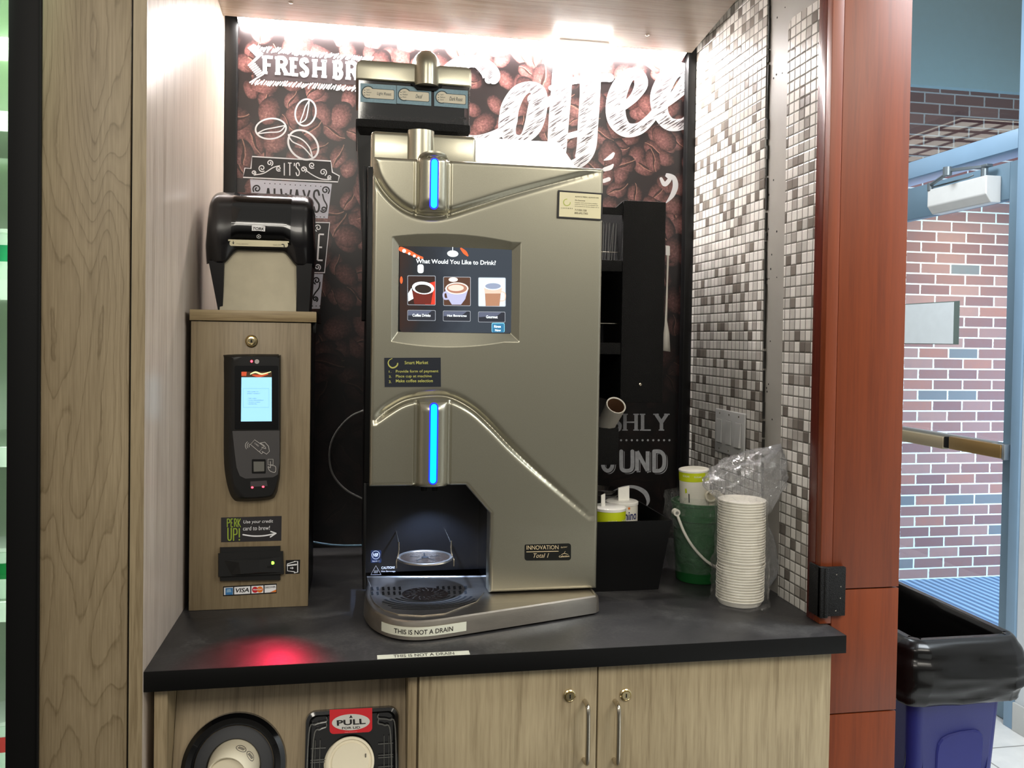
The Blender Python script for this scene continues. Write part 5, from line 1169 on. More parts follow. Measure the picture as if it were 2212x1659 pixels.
# second tier and hopper above the machine
y2 = -0.50
b = MB(); b.box(0.0235, 0.2615, y2, -0.16, 1.885, 1.9755, 0.010, 3); t2 = b.build('rear_cover', m_champ, cm)
b = MB(); P = [(X(909, 320, y2)+0.030*math.cos(a), y2-0.022*math.sin(a)) for a in [math.pi*k/16 for k in range(17)]]; b.prism(P, 2, 1.885, 1.979); b.build('cover_boss', m_champ, cm)
b = MB(); b.loft([(0.262, -0.56, 1.880), (0.500, -0.56, 1.880), (0.510, -0.10, 1.880), (0.262, -0.10, 1.880)], [(0.262, -0.33, 2.012), (0.498, -0.33, 2.012), (0.498, -0.12, 2.020), (0.262, -0.12, 2.020)]); o = b.build('sloping_hood', mat('hood_glare', srgb(236, 234, 228), 0.22, coat=0.5), cm, smooth=False)  # white base colour stands in for the lamp's glare on metallic paint
md = o.modifiers.new('b', 'BEVEL'); md.width = 0.006; md.segments = 3
yh = -0.42
hx0, hx1 = -0.0115, 0.2575
b = MB()
HL = [(hx0, 2.110), (hx0, 2.140), (hx0+0.004, 2.150), (hx0+0.014, 2.1545), (hx1-0.010, 2.1545), (hx1-0.002, 2.150), (hx1, 2.140), (hx1, 2.110)]
b.rings([[(x, yh+0.004, z) for x, z in HL], [(x, yh, z) for x, z in [(0.5*(a[0]+a[0]), a[1]) for a in HL]], [(x, yh-0.002, max(2.1125, z-0.004)) for x, z in [((a[0]-0.12)*0.97+0.12, a[1]) for a in HL]]], False, True)
b.rings([[(x, yh+0.004, z) for x, z in HL], [(x, -0.14, z) for x, z in HL]], False, True)
hl = b.build('hopper_lid', m_champ, cm, ang=35)
bxh = X(922, 140, yh); 
b = MB()
prof = []
for k in range(13):
    z = 2.104+0.090*k/12; f = 1 if z < 2.15 else math.sqrt(max(0.02, 1-((z-2.15)/0.0445)**2)); prof.append([(bxh+0.0345*f*math.cos(a), yh+0.03-(0.056)*f*math.sin(a)*1.0+ (0 if math.sin(a) >= 0 else 0.05*math.sin(a)*f), z) for a in [2*math.pi*q/32 for q in range(32)]])
b.rings(prof, True, True); b.build('lid_boss', m_champ, hl, ang=70)
b = MB(); b.loft([(bxh-0.038, yh-0.004, 2.108), (bxh+0.038, yh-0.004, 2.108), (bxh+0.022, yh-0.001, 2.094), (bxh-0.022, yh-0.001, 2.094)], [(bxh-0.036, yh+0.006, 2.108), (bxh+0.036, yh+0.006, 2.108), (bxh+0.022, yh+0.006, 2.094), (bxh-0.022, yh+0.006, 2.094)]); b.build('boss_shade', m_blackm, hl)
b = MB(); b.box(-0.005, 0.2545, yh+0.003, yh+0.006, 2.020, 2.109); b.box(-0.005, -0.002, yh+0.006, -0.15, 2.020, 2.109); b.box(0.2515, 0.2545, yh+0.006, -0.15, 2.020, 2.109); b.build('clear_bin', m_acrylic, cm, smooth=False)
b = MB(); b.box(0.001, 0.2485, yh+0.055, -0.16, 2.020, 2.108); b.build('bin_core', m_blackm, cm)
m_bean3 = mat('roasted_beans', srgb(38, 24, 18), 0.35)
b = MB(); random.seed(9)
for k in range(260):
    x = random.uniform(0.004, 0.246); y = random.uniform(yh+0.010, yh+0.05); z = 2.0245+random.uniform(0, 0.006)+(0.010*max(0, (x-0.2)/0.05) if x > .2 else 0)
    c = Vector((x, y, z)); M_ = Matrix.Rotation(random.uniform(0, 6.28), 3, 'Z') @ Matrix.Rotation(random.uniform(-1, 1), 3, 'X')
    n0 = len(b.bm.verts); b.sphere((0, 0, 0), 0.0052, 0.0036, 0.0026, 8, 5); b.bm.verts.ensure_lookup_table()
    for v in b.bm.verts[n0:]: v.co = M_ @ v.co + c
o = b.build('beans', m_bean3, cm); o['kind'] = 'stuff'
b = MB(); b.box(-0.0105, 0.2570, yh-0.002, -0.15, 2.000, 2.0195, 0.003); b.loft([(-0.008, yh+0.002, 2.000), (0.254, yh+0.002, 2.000), (0.254, -0.15, 2.000), (-0.008, -0.15, 2.000)], [(0.004, yh+0.03, 1.978), (0.244, yh+0.03, 1.978), (0.244, -0.16, 1.978), (0.004, -0.16, 1.978)]); b.build('hopper_base', m_blackt, cm)
b = MB(); b.prism([(-0.0085, 2.001), (0.030, 2.001), (0.030, 1.885), (0.014, 1.885), (0.0125, 1.80), (0.0085, 1.74)], 1, -0.40, -0.20); b.build('chute', m_black, cm, smooth=False)
b = MB(); b.box(0.008, 0.0160, -0.545, -0.40, 1.55, 1.885, 0.001); b.build('side_bracket', m_black, cm)
FH = lambda h: plane(1, yh+0.0028-h)
m_lb = mat('hopper_label_blue', srgb(118, 148, 160), 0.4, var=0.1, vscale=300); m_lc = mat('hopper_label_cream', srgb(206, 198, 176), 0.45); m_ln = mat('ink_teal', srgb(44, 64, 70), 0.5)
for tx, (ax0, ay0, ax1, ay1), hh_, (ta, tb) in (('Light Roast', (778.5, 179.5, 856, 184.5), 40, (814, 845)), ('Decaf', (857, 184.5, 931.5, 190), 39, (898, 912)), ('Dark Roast', (938, 190.5, 1010.5, 196), 38.5, (971, 999))):
    s_ = (ay1-ay0)/(ax1-ax0); L_ = lambda x: ay0+(x-ax0)*s_
    b = MB(); b.poly([(ax0, ay0), (ax1, ay1), (ax1, ay1+hh_), (ax0, ay0+hh_)], FH(0.0004)); lb_ = b.build('bean_label', m_lb, cm, recalc=False)
    cx_ = ax0+16.5; cy_ = L_(cx_)+hh_*0.47
    b = MB(); b.rrect(ax0+18, L_(ax0+18)+hh_*0.24, ax1-4, L_(ax0+18)+hh_*0.80, 3, FH(0.0006), sl=s_); b.disc(cx_, cy_, 14.2, 14.2, FH(0.0006)); b.build('plate_outline', m_ln, lb_)
    b = MB(); b.rrect(ax0+19, L_(ax0+19)+hh_*0.27, ax1-5, L_(ax0+19)+hh_*0.77, 2.5, FH(0.0008), sl=s_); b.disc(cx_, cy_, 12, 12, FH(0.0010)); b.build('plate', m_lc, lb_)
    b = MB(); b.text(tx, (ta, L_(ta)+hh_*0.62, tb, L_(tb)+hh_*0.62, 8.2), FH(0.0012), 0, 0.12)
    for k, t3 in enumerate(('Light', 'Medium', 'Dark')): b.text(t3, (cx_-4, cy_-4+k*5.4, cx_+(7 if k == 1 else 4), cy_-3.6+k*5.4, 3), FH(0.0012), 0, 0.1); b.stroke([(cx_-8.5, cy_-5+k*5.4), (cx_-6.5, cy_-4.4+k*5.4)], 1.2, FH(0.0012), smooth=False)
    b.build('lettering', m_ln, lb_)
# cup bay lamp of the machine
spot('bay_lamp', (BXL_+0.0, -0.565, NZ_-0.028), (BXL_+0.01, -0.50, 0.96), 7.0, (0.45, 0.62, 1.0), 95, 0.5, 0.006)

# ================================================================== counter label, cables, switch plate
b = MB(); pts = [at(2, ZC+0.0006, *p) for p in ((815.5, 1420), (1009, 1409.8), (1015.5, 1412.2), (1014, 1416.5), (816, 1424.5))]
y0_ = max(YF+0.0075, min(p.y for p in pts)); b.box(at(2, ZC, 815, 1424).x, at(2, ZC, 1015, 1413).x, -0.8595, -0.8395, ZC+0.0002, ZC+0.0006); o = b.build('drain_notice', mat('label_paper', srgb(222, 222, 204)), smooth=False)
tag(o, 'white THIS IS NOT A DRAIN strip lying along the front edge of the dark worktop', 'label')
xa, xb = at(2, ZC, 850, 1421).x, at(2, ZC, 982, 1415).x
b = MB(); vs, fs = text_geo('THIS IS NOT A DRAIN', 0.01, 0); V = [b.bm.verts.new((xa+(xb-xa)*a, -0.8565+0.0140*c, ZC+0.0008)) for a, c in vs]
for f in fs: b._f([V[i] for i in f])
b.build('lettering', m_print_k, o)
yq = -0.10
b = MB(); P = [at(1, yq, *p) for p in ((800, 880), (787, 886), (760, 898), (738, 918), (720, 945), (712, 975), (714, 1010), (726, 1036), (750, 1060), (785, 1078), (800, 1082))]
b.tube(P, 0.0028, 10, 6); o = b.build('water_tube', mat('tube_grey', srgb(120, 120, 118), 0.3)); tag(o, 'thin curved grey tube looping out behind the left side of the coffee machine', 'tube')
b = MB(); P = [at(1, -0.12, *p) for p in ((640, 1168), (683, 1176), (720, 1181), (760, 1182), (795, 1181))]; P = [Vector((p.x, -0.10, max(p.z, ZC+0.003))) for p in P]
b.tube(P, 0.0025, 10, 6); o = b.build('network_cable', mat('cable_blue', srgb(120, 160, 190), 0.4)); tag(o, 'pale blue cable lying on the worktop behind the kiosk and the coffee machine', 'cable')
sw_ = thing('switch_plate', 'grey triple light switch plate with three rockers on the mosaic tile wall', 'switch', (XW, -0.32, 1.27))
sy0, sy1, sz0, sz1 = -0.229, -0.408, 1.214, 1.332
m_sw = mat('switch_grey', srgb(196, 196, 194), 0.4)
b = MB(); b.box(XW-0.0065, XW-0.0003, sy1, sy0, sz0, sz1, 0.0035, 3); b.build('plate', m_sw, sw_)
for k in range(3):
    yc = sy0-0.031-k*0.0585
    b = MB(); b.box(XW-0.0075, XW-0.006, yc-0.0175, yc+0.0175, 1.240, 1.306, 0.001); b.build('bezel', mat('switch_line', srgb(150, 150, 148), 0.5), sw_)
    b = MB(); t_ = 0.006 if k == 2 else 0.0015
    b.loft([(XW-0.0076, yc-0.0160, 1.2415), (XW-0.0076, yc+0.0160, 1.2415), (XW-0.0076, yc+0.0160, 1.3045), (XW-0.0076, yc-0.0160, 1.3045)], [(XW-0.0080-t_, yc-0.0155, 1.2420), (XW-0.0080-t_, yc+0.0155, 1.2420), (XW-0.0085, yc+0.0155, 1.3040), (XW-0.0085, yc-0.0155, 1.3040)]); b.build('rocker', m_sw, sw_, smooth=False)
    b = MB()
    for z_ in (1.225, 1.321): b.cyl((XW-0.0062, yc, z_), (XW-0.0074, yc, z_), 0.0024, seg=12)
    b.build('screw', m_chrome, sw_)

# ================================================================== rack of the right side
rk = thing('cup_rack', 'tall black metal organiser rack with shelves standing behind the right of the machine', 'rack', (0.67, -0.15, ZC))
yr = -0.25; rx0, rx1 = 0.6925, 0.8115
b = MB(); b.box(rx0, rx1, yr, yr+0.012, 1.348, 1.888, 0.002); b.box(rx1-0.003, rx1, yr+0.012, -0.05, 1.348, 1.880); b.box(rx0, rx0+0.003, yr+0.012, -0.05, 1.348, 1.880); b.build('side_column', m_blackt, rk)
b = MB(); b.box(0.525, rx1, -0.05, -0.040, 1.348, 1.886); b.box(0.525, 0.60, -0.05, -0.040, 0.9205, 1.3478); b.build('back_plate', m_blackm, rk)
b = MB(); b.prism([(0.55, 1.868), (rx0-0.020, 1.868), (rx0, 1.886), (rx0, 1.850), (0.55, 1.850)], 1, yr+0.004, yr+0.014); b.build('top_rail', m_blackt, rk, smooth=False)
for zt_, zb_ in ((1.728, 1.698), (1.508, 1.477)):
    b = MB(); b.box(0.54, rx0-0.0005, yr+0.002, yr+0.012, zb_, zt_, 0.001); b.box(0.54, rx0-0.0005, yr+0.012, -0.05, zb_, zb_+0.004); b.build('shelf', m_blackt, rk)
for zz_ in (1.752, 1.560):
    b = MB(); b.tube([(0.55, yr+0.03, zz_), (rx0-0.001, yr+0.03, zz_)], 0.0011, 6, 1, False); b.build('wire', m_chrome, rk)
b = MB(); x1_, z0_, z1_ = X(1336, 960, -0.30), Z(1320, 1004, -0.30), Z(1320, 925, -0.30)
b.box(0.56, x1_, -0.30, -0.06, z0_, z1_, 0.001); b.build('lower_box', m_blackt, rk)
b = MB(); p = at(1, yr-0.0005, 1383, 830.5); b.lathe([(0.0042, 0), (0.004, 0.0016), (0.002, 0.0024), (0.0018, 0.0012)], p, (0, -1, 0), 16, False, True); b.build('screw', m_chrome, rk)
# straws in the top shelf (thin clear stirrers)
random.seed(4)
for k in range(7):
    px = 1304+k*5.2; b = MB(); x = X(px, 470, -0.2); b.tube([(x-0.004*random.random(), -0.20, 1.732), (x+0.003+0.010*random.random(), -0.19, 1.836)], 0.0011, 6, 1, False)
    o = b.build('stirrer', mat('stirrer_grey', srgb(92, 92, 90), 0.25)); tag(o, '%s thin grey stirrer from the left in the top shelf of the black rack' % ordinal(k+1), 'stirrer', 'stirrers in the rack')
# rolled cup sleeve lying on the lower box
tip_ = at(1, -0.335, 1331, 875); ctr2 = at(1, -0.245, 1300, 935); d_ = (tip_-ctr2).normalized()
tr_ = 0.0265
b = MB(); base = tip_-d_*0.115
b.lathe([(tr_*0.86, 0), (tr_*0.98, 0.110), (tr_, 0.1125), (tr_*0.985, 0.115), (tr_*0.86, 0.114), (tr_*0.80, 0.012), (0.0005, 0.012)], base, d_, 40, True, True)
tb = thing('paper_cup', 'white paper cup tipped on its side on the black rack beside the machine', 'cup', tuple(base))
b.build('wall', mat('cup_white', srgb(222, 216, 204), 0.5), tb)
b = MB(); b.lathe([(tr_*0.79, 0.0135), (tr_*0.848, 0.1125)], base, d_, 40); b.lathe([(tr_*0.79, 0.0135), (0.0005, 0.0135)], base, d_, 40, False, True); b.build('inside', mat('kraft_inside', srgb(112, 78, 52), 0.8), tb)
# paper hanging beside the rack
b = MB(); L = [(1438, 530), (1441, 560), (1440, 610), (1438, 660), (1436, 700), (1432, 735), (1430, 757)]; Rr = [(1446, 531), (1445.5, 552), (1443, 610), (1442, 660), (1441, 692), (1446, 720), (1448, 760)]
f_ = lambda h: plane(1, -0.225+h)
b.rings([[f_(0.004*math.sin(i*1.3))(*L[i]) for i in range(7)], [f_(0.004*math.sin(i*1.3)+0.003)(*Rr[i]) for i in range(7)]], False, False, False)
o = b.build('paper_bag', mat('bag_paper', srgb(206, 202, 192), 0.7), recalc=False); md = o.modifiers.new('s', 'SOLIDIFY'); md.thickness = 0.001
tag(o, 'narrow white paper sleeve hanging down beside the black rack', 'paper sleeve')
b = MB(); b.poly([(1438, 531), (1447, 532), (1447, 552), (1438, 551)], f_(-0.002)); b.build('tab', m_white, o, recalc=False)

# ================================================================== basket with sugar canisters
bx0, bx1, by0, by1, bzt = 0.535, 0.7415, -0.516, -0.262, 1.0875
bk = thing('storage_basket', 'black tapered plastic bin holding sugar canisters, right of the machine', 'bin', (0.64, -0.39, ZC))
def rect(x0, x1, y0, y1, z): return [(x0, y0, z), (x1, y0, z), (x1, y1, z), (x0, y1, z)]
b = MB(); b.rings([rect(bx0, bx1-0.027, by0+0.010, by1-0.02, ZC+0.001), rect(bx0, bx1, by0, by1, bzt), rect(bx0+0.002, bx1-0.003, by0+0.003, by1-0.003, bzt), rect(bx0+0.002, bx1-0.029, by0+0.013, by1-0.023, ZC+0.004)], True, True)
b.build('shell', mat('bin_black', srgb(11, 11, 12), 0.35, spec=0.3), bk, smooth=False)
m_can = mat('canister_card', srgb(232, 228, 214), 0.5); m_lime = mat('lime_print', srgb(196, 208, 22), 0.5); m_cap = mat('cap_plastic', srgb(238, 236, 228), 0.35)
def canister(name, label, cx, cy, z0, r, h, kind, group):
    t_ = thing(name, label, 'canister', (cx, cy, z0), group)
    c = Vector((cx, cy, z0))
    b = MB(); b.lathe([(r-0.001, 0), (r, 0.002), (r, h-0.006)], c, seg=48, capA=True, capB=True); b.build('tin', m_can, t_)
    b = MB(); b.lathe([(r+0.0012, h-0.008), (r+0.0014, h-0.002), (r-0.001, h), (r-0.004, h+0.0008), (0.0005, h+0.0008)], c, seg=48, capB=True); b.build('cap', m_cap, t_)
    if kind == 'lime':
        b = MB(); b.lathe([(r+0.0004, h-0.036), (r+0.0004, h-0.008)], c, seg=48); b.build('lime_band', m_lime, t_)
        b = MB(); 
        for a0 in (-1.9, -1.0, -0.1):
            vs, fs = text_geo('SUGAR', 0, 0); V = []
            for u_, v_ in vs: a = a0+u_*0.55; V.append(b.bm.verts.new(c+Vector(((r+0.0008)*math.cos(a), (r+0.0008)*math.sin(a), h-0.032+v_*0.0045))))
            for f in fs: b._f([V[i] for i in f])
        b.build('band_lettering', m_cap, t_)
    return t_, c
def flap(t_, c, r, h, px0, px1, hz, y_):
    b = MB(); b.loft([(px0, y_, c.z+h), (px1, y_+0.006, c.z+h), (px1, y_+0.010, c.z+h), (px0, y_+0.004, c.z+h)], [(px0, y_+0.002, c.z+h+hz*0.9), (px1, y_+0.008, c.z+h+hz), (px1, y_+0.012, c.z+h+hz), (px0, y_+0.006, c.z+h+hz*0.9)]); b.build('flap', m_cap, t_, smooth=False)
t_, c = canister('sugar_canister', 'white sugar canister with blue lettering and raised flap in the black bin', 0.6585, -0.385, ZC+0.006, 0.0400, 0.186, 'blue', 'sugar canisters in the black bin')
flap(t_, c, 0.04, 0.186, X(1333, 1070, -0.38), X(1358, 1070, -0.38), 0.036, -0.392)
b = MB(); vs, fs = text_geo('Domino', 0.015, 0); V = []
for u_, v_ in vs: a = -2.55+u_*1.75; V.append(b.bm.verts.new(c+Vector((0.0408*math.cos(a), 0.0408*math.sin(a), 0.1440+v_*0.022))))
for f in fs: b._f([V[i] for i in f])
vs, fs = text_geo('SUGAR', 0.015, 0); V = []
for u_, v_ in vs: a = -2.0+u_*1.2; V.append(b.bm.verts.new(c+Vector((0.0408*math.cos(a), 0.0408*math.sin(a), 0.126+v_*0.014))))
for f in fs: b._f([V[i] for i in f])
b.build('blue_lettering', mat('ink_navy', srgb(22, 30, 96), 0.45), t_)
b = MB(); a = -1.42; pc = c+Vector((0.0409*math.cos(a), 0.0409*math.sin(a), 0.1735)); b._f([b.bm.verts.new(pc+Vector(((0.0045 if k % 2 == 0 else 0.002)*math.sin(k*0.6283), 0, (0.0045 if k % 2 == 0 else 0.002)*math.cos(k*0.6283)))) for k in range(10)]); b.build('star', mat('ink_orange', srgb(226, 120, 40)), t_)
t_, c = canister('sugar_canister', 'lime banded sugar canister in the black bin, half hidden by the machine', 0.6020, -0.462, ZC+0.006, 0.0400, 0.188, 'lime', 'sugar canisters in the black bin')
flap(t_, c, 0.04, 0.188, X(1299, 1090, -0.47), X(1309, 1090, -0.47), 0.030, -0.470)
c = Vector((0.618, -0.345, 1.085)); b = MB()
for k in range(4): b.lathe([(0.030, 0+k*0.013), (0.042, 0.010+k*0.013), (0.044, 0.012+k*0.013), (0.043, 0.0135+k*0.013)], c, seg=40)
b.lathe([(0.028, -0.155), (0.040, -0.002)], c, seg=40, capA=True)
o = b.build('clear_cup_stack', m_acrylic); tag(o, 'clear plastic cups nested behind the sugar canisters in the black bin', 'cups')

# ================================================================== green pail, bag and cup stack
plc = Vector((0.8460, -0.432, ZC+0.001)); PRt, PRb, PH = 0.0690, 0.0560, 0.196
pl_ = thing('green_pail', 'green plastic pail with white swing handle by the mosaic tile wall', 'pail', tuple(plc))
m_green = mat('pail_green', srgb(28, 88, 42), 0.35, var=0.05)
b = MB(); b.lathe([(PRb-0.002, 0), (PRb, 0.003), (PRb+0.0095, PH-0.045), (PRt+0.001, PH-0.043), (PRt+0.001, PH-0.030), (PRt-0.002, PH-0.029), (PRt-0.001, PH-0.008), (PRt+0.0015, PH-0.007), (PRt+0.002, PH), (PRt-0.001, PH+0.0005), (PRt-0.003, PH-0.003), (PRb-0.003, 0.006), (0.0005, 0.005)], plc, seg=64, capA=True, capB=True); b.build('body', m_green, pl_)
hp = at(1, -0.495, 1461, 1107); hq = Vector((plc.x+(plc.x-hp.x), hp.y+0.08, hp.z))
b = MB(); P = [hp, at(1, -0.508, 1478, 1150), at(1, -0.512, 1500, 1185), at(1, -0.512, 1530, 1215), at(1, -0.50, 1556, 1226), at(1, -0.47, 1584, 1214), at(1, -0.45, 1600, 1160), Vector((plc.x+PRt+0.004, plc.y+0.0, hp.z))]
b.tube(P, 0.0035, 10, 8); b.cyl(hp+Vector((0, 0.010, 0)), hp+Vector((0, -0.005, 0)), 0.0085, seg=20); b.build('handle', mat('handle_white', srgb(214, 212, 200), 0.4), pl_)
b = MB(); b.cyl(hp+Vector((0, -0.0052, 0)), hp+Vector((0, -0.0060, 0)), 0.004, seg=12); b.build('pivot', mat('pivot_grey', srgb(130, 130, 124), 0.5), pl_)
# canister standing in the pail, tilted
dt = Vector((-0.055, -0.02, 1)).normalized(); cb_ = Vector((0.8330, -0.437, ZC+0.150)); rC = 0.0365; hC = 0.1285
t_ = thing('sugar_canister', 'lime banded white sugar canister leaning in the green pail', 'canister', tuple(cb_))
b = MB(); b.lathe([(rC-0.001, 0), (rC, 0.002), (rC, hC)], cb_, dt, 48, True, True); b.build('tin', m_can, t_)
b = MB(); b.lathe([(rC+0.0004, hC-0.027), (rC+0.0004, hC-0.004)], cb_, dt, 48); b.build('lime_band', m_lime, t_)
b = MB(); b.lathe([(rC+0.0008, hC-0.005), (rC+0.001, hC-0.001), (rC-0.002, hC+0.0005), (rC-0.003, hC-0.002), (0.0005, hC-0.002)], cb_, dt, 48, False, True); b.build('rim', m_cap, t_)
ua = dt.cross(Vector((0, 1, 0))).normalized(); ub = dt.cross(ua)
def oncan(a, z_, r_): return cb_+dt*z_+(Vector((1, 0, 0))*math.cos(a)+Vector((0, 1, 0))*math.sin(a))*r_
b = MB()
for a0 in (-2.75, -1.95, -1.15, -0.35):
    vs, fs = text_geo('SUGAR', 0, 0); V = [b.bm.verts.new(oncan(a0+u_*0.5, hC-0.0175+v_*0.0042, rC+0.0009)) for u_, v_ in vs]
    for f in fs: b._f([V[i] for i in f])
b.build('band_lettering', m_cap, t_)
b = MB(); b.poly([(-2.36, hC-0.058), (-2.29, hC-0.058), (-2.29, hC-0.080), (-2.36, hC-0.080)], lambda x, y: oncan(x, y, rC+0.0006)); b.build('black_mark', m_print_k, t_)
b = MB(); b.poly([(-2.62, hC-0.046), (-2.48, hC-0.046), (-2.46, hC-0.056), (-2.60, hC-0.058)], lambda x, y: oncan(x, y, rC+0.0006)); b.build('green_mark', m_lime, t_)
# white scoop with a loop handle
sp_ = Vector((0.880, -0.452, 1.135)); t_ = thing('plastic_scoop', 'cream plastic scoop with a curled handle resting in the top of the green pail', 'scoop', tuple(sp_))
m_sc = mat('scoop_cream', srgb(226, 218, 196), 0.4)
b = MB(); b.lathe([(0.004, -0.030), (0.020, -0.028), (0.027, 0.0), (0.0285, 0.002), (0.026, 0.0), (0.018, -0.024), (0.0005, -0.026)], sp_, Vector((0.25, -0.15, 1)), 32, True, True); b.build('bowl', m_sc, t_)
b = MB(); b.tube([at(1, -0.475, *p) for p in ((1556, 1064), (1540, 1060), (1526, 1066), (1528, 1080), (1540, 1082), (1548, 1076))], 0.0028, 8, 6); b.build('handle', m_sc, t_)
# stack of foam cups, every cup its own object
scx, scy = 0.8645, -0.629
RC = 0.0538
N = 37
prof = [(RC-0.0075, 0.0), (RC-0.0065, 0.001), (RC-0.0026, 0.0105), (RC-0.0004, 0.0112), (RC, 0.0126), (RC-0.0002, 0.0140), (RC-0.0018, 0.0146), (RC-0.0034, 0.0130), (RC-0.0085, 0.0028), (0.0005, 0.0022)]
random.seed(21)
cup0 = None
m_foam = mat('foam_white', srgb(248, 244, 232), 0.55)
for k in range(N):
    z = ZC+0.0015+k*0.00610+(0.0025 if k > 13 else 0)
    dx = (-0.0006 if k < 13 else 0.0)+random.uniform(-0.0004, 0.0004)+(0.0012 if 12 <= k <= 15 else 0); dy = random.uniform(-0.0004, 0.0004)
    lb_ = ('white foam bowl at the very top of the wrapped stack, its inside showing' if k == N-1 else 'white foam bowl at the foot of the wrapped stack, on the worktop' if k == 0 else '%s white foam bowl from the top of the wrapped stack by the pail' % ordinal(N-k))
    if cup0 is None:
        cup0 = bpy.data.objects.new('foam_bowl', None)
        b = MB(); b.lathe(prof, seg=56, capA=True, capB=True); me_o = b.build('t', m_foam); me = me_o.data; bpy.data.objects.remove(me_o); me.name = 'foam_bowl'
        bpy.data.objects.remove(cup0); cup0 = bpy.data.objects.new('foam_bowl', me); o = cup0
    else: o = cup0.copy()
    COL.objects.link(o); o.location = (scx+dx, scy+dy, z); o.rotation_euler = (0, 0, 0); tag(o, lb_, 'bowl', 'foam bowls in the wrapped stack')
topz = ZC+0.0015+(N-1)*0.00610+0.0025+0.0146
# film sleeve around the stack and its gathered top
def film(name, rows, seg, fn, m, label, cat, closed=True, group=None):
    b = MB(); rs = [[fn(i/seg, j/rows) for i in range(seg)] for j in range(rows+1)]
    b.rings(rs, False, False, closed); o = b.build(name, m, recalc=False, ang=70); tag(o, label, cat, group); return o
m_film2 = glassy('sleeve_film', (0.99, 0.99, 0.99, 1), 0.01, 0.6, 30, 0.08, haze=0.025)
def sleeve(u, v):
    a = 2*math.pi*u; z = ZC+0.001+(topz-ZC+0.012)*v
    r = RC+0.0045+0.0045*noise.noise(Vector((math.cos(a)*2.2, math.sin(a)*2.2, v*5)))+0.0025*noise.noise(Vector((math.cos(a)*7, math.sin(a)*7, v*16)))
    if v < 0.42: r += 0.0035+0.009*abs(noise.noise(Vector((math.cos(a)*4, math.sin(a)*4, v*14+4))))
    if v < 0.02: r += 0.004
    r = max(r, RC+0.0012)
    return Vector((scx+r*math.cos(a), scy+r*math.sin(a), z))
film('film_sleeve', 60, 96, sleeve, m_film2, 'clear crinkled plastic sleeve around the stack of white foam bowls', 'bag')
m_film3 = glassy('bag_film', (0.97, 0.97, 0.98, 1), 0.05, 1.0, 44, 0.05, haze=0.10)
def ridge(p): return 1-2*abs(noise.noise(p))
TB = [(1557, 1660, 1087), (1530, 1678, 1062), (1536, 1690, 1040), (1566, 1694, 1020), (1604, 1694, 1006), (1640, 1696, 994), (1672, 1698, 982), (1692, 1699, 972)]
TBW = [(X(a_, c_, -0.60), X(b__, c_, -0.60), Z((a_+b__)/2, c_, -0.60)) for a_, b__, c_ in TB]
def topbag(u, v):
    # gathered mouth of the sleeve, pulled up to a point towards the tiles
    a = 2*math.pi*u; f = v*(len(TBW)-1); i = min(len(TBW)-2, int(f)); t = f-i
    xl_, xr_, z_ = [TBW[i][k]*(1-t)+TBW[i+1][k]*t for k in range(3)]
    xr_ = min(xr_, XW+0.004)
    n1 = noise.noise(Vector((math.cos(a)*1.5, math.sin(a)*1.5, v*3+7))); n2 = ridge(Vector((math.cos(a)*2.6, math.sin(a)*2.6, v*4+1))); n3 = ridge(Vector((math.cos(a)*6, math.sin(a)*6, v*9)))
    k = 1+(0.20*n1+0.16*n2+0.10*n3)*min(1, v*5); hw = (xr_-xl_)/2; dp = (0.054*(1-v)+0.018)*(1-0.9*max(0, v-0.6)/0.4)
    zo = (0.010*n2+0.012*n1+0.006*n3)*min(1, v*4)
    q = Vector(((xl_+xr_)/2+hw*0.95*k*math.cos(a), -0.600+0.01*v+dp*k*math.sin(a), z_+zo+0.016*math.sin(a)*(1-v))); q.x = min(q.x, XW-0.003); return q
film('gathered_film', 80, 160, topbag, m_film3, 'loose crumpled clear plastic gathered over the top of the foam bowl stack', 'bag')
def sidebag(u, v):
    a = 2*math.pi*u; c = Vector((0.942, -0.560, ZC+0.014+0.150*v)); r = 0.041*math.sin(math.pi*(0.06+0.88*v))**0.6
    n1 = noise.noise(Vector((math.cos(a)*2, math.sin(a)*2, v*3+2))); n2 = ridge(Vector((math.cos(a)*4, math.sin(a)*4, v*5+5))); n3 = ridge(Vector((math.cos(a)*9, math.sin(a)*9, v*11)))
    r *= 1+0.30*n1+0.20*n2+0.10*n3; q = c+Vector((math.cos(a)*1.1, math.sin(a)*0.8, 0.25*math.sin(a*2)))*r; q.x = min(q.x, XW-0.002); q.z = max(q.z, ZC+0.001); return q
film('bulging_film', 50, 110, sidebag, m_film3, 'crumpled clear plastic bulge between the foam bowl stack and the tile wall', 'bag')
m_film4 = glassy('pail_bag_film', (0.97, 0.98, 0.97, 1), 0.02, 1.0, 28, 0.08, haze=0.035)
def pailbag(u, v):
    a = 2*math.pi*u; z = ZC+0.030+(PH-0.010)*v
    r = PRb+0.012+(PRt-PRb)*v+0.007*noise.noise(Vector((math.cos(a)*2, math.sin(a)*2, v*3)))+0.004*noise.noise(Vector((math.cos(a)*6, math.sin(a)*6, v*14)))
    lft = max(0, -math.cos(a-0.3)); r += 0.016*lft*math.sin(math.pi*min(1, v*0.9+0.1))
    if v > 0.9: r += 0.004
    q = Vector((plc.x+r*math.cos(a), plc.y+r*math.sin(a), z)); q.x = min(q.x, XW-0.004); return q
film('pail_bag', 40, 90, pailbag, m_film4, 'thin clear plastic bag pulled up around the green pail', 'bag')

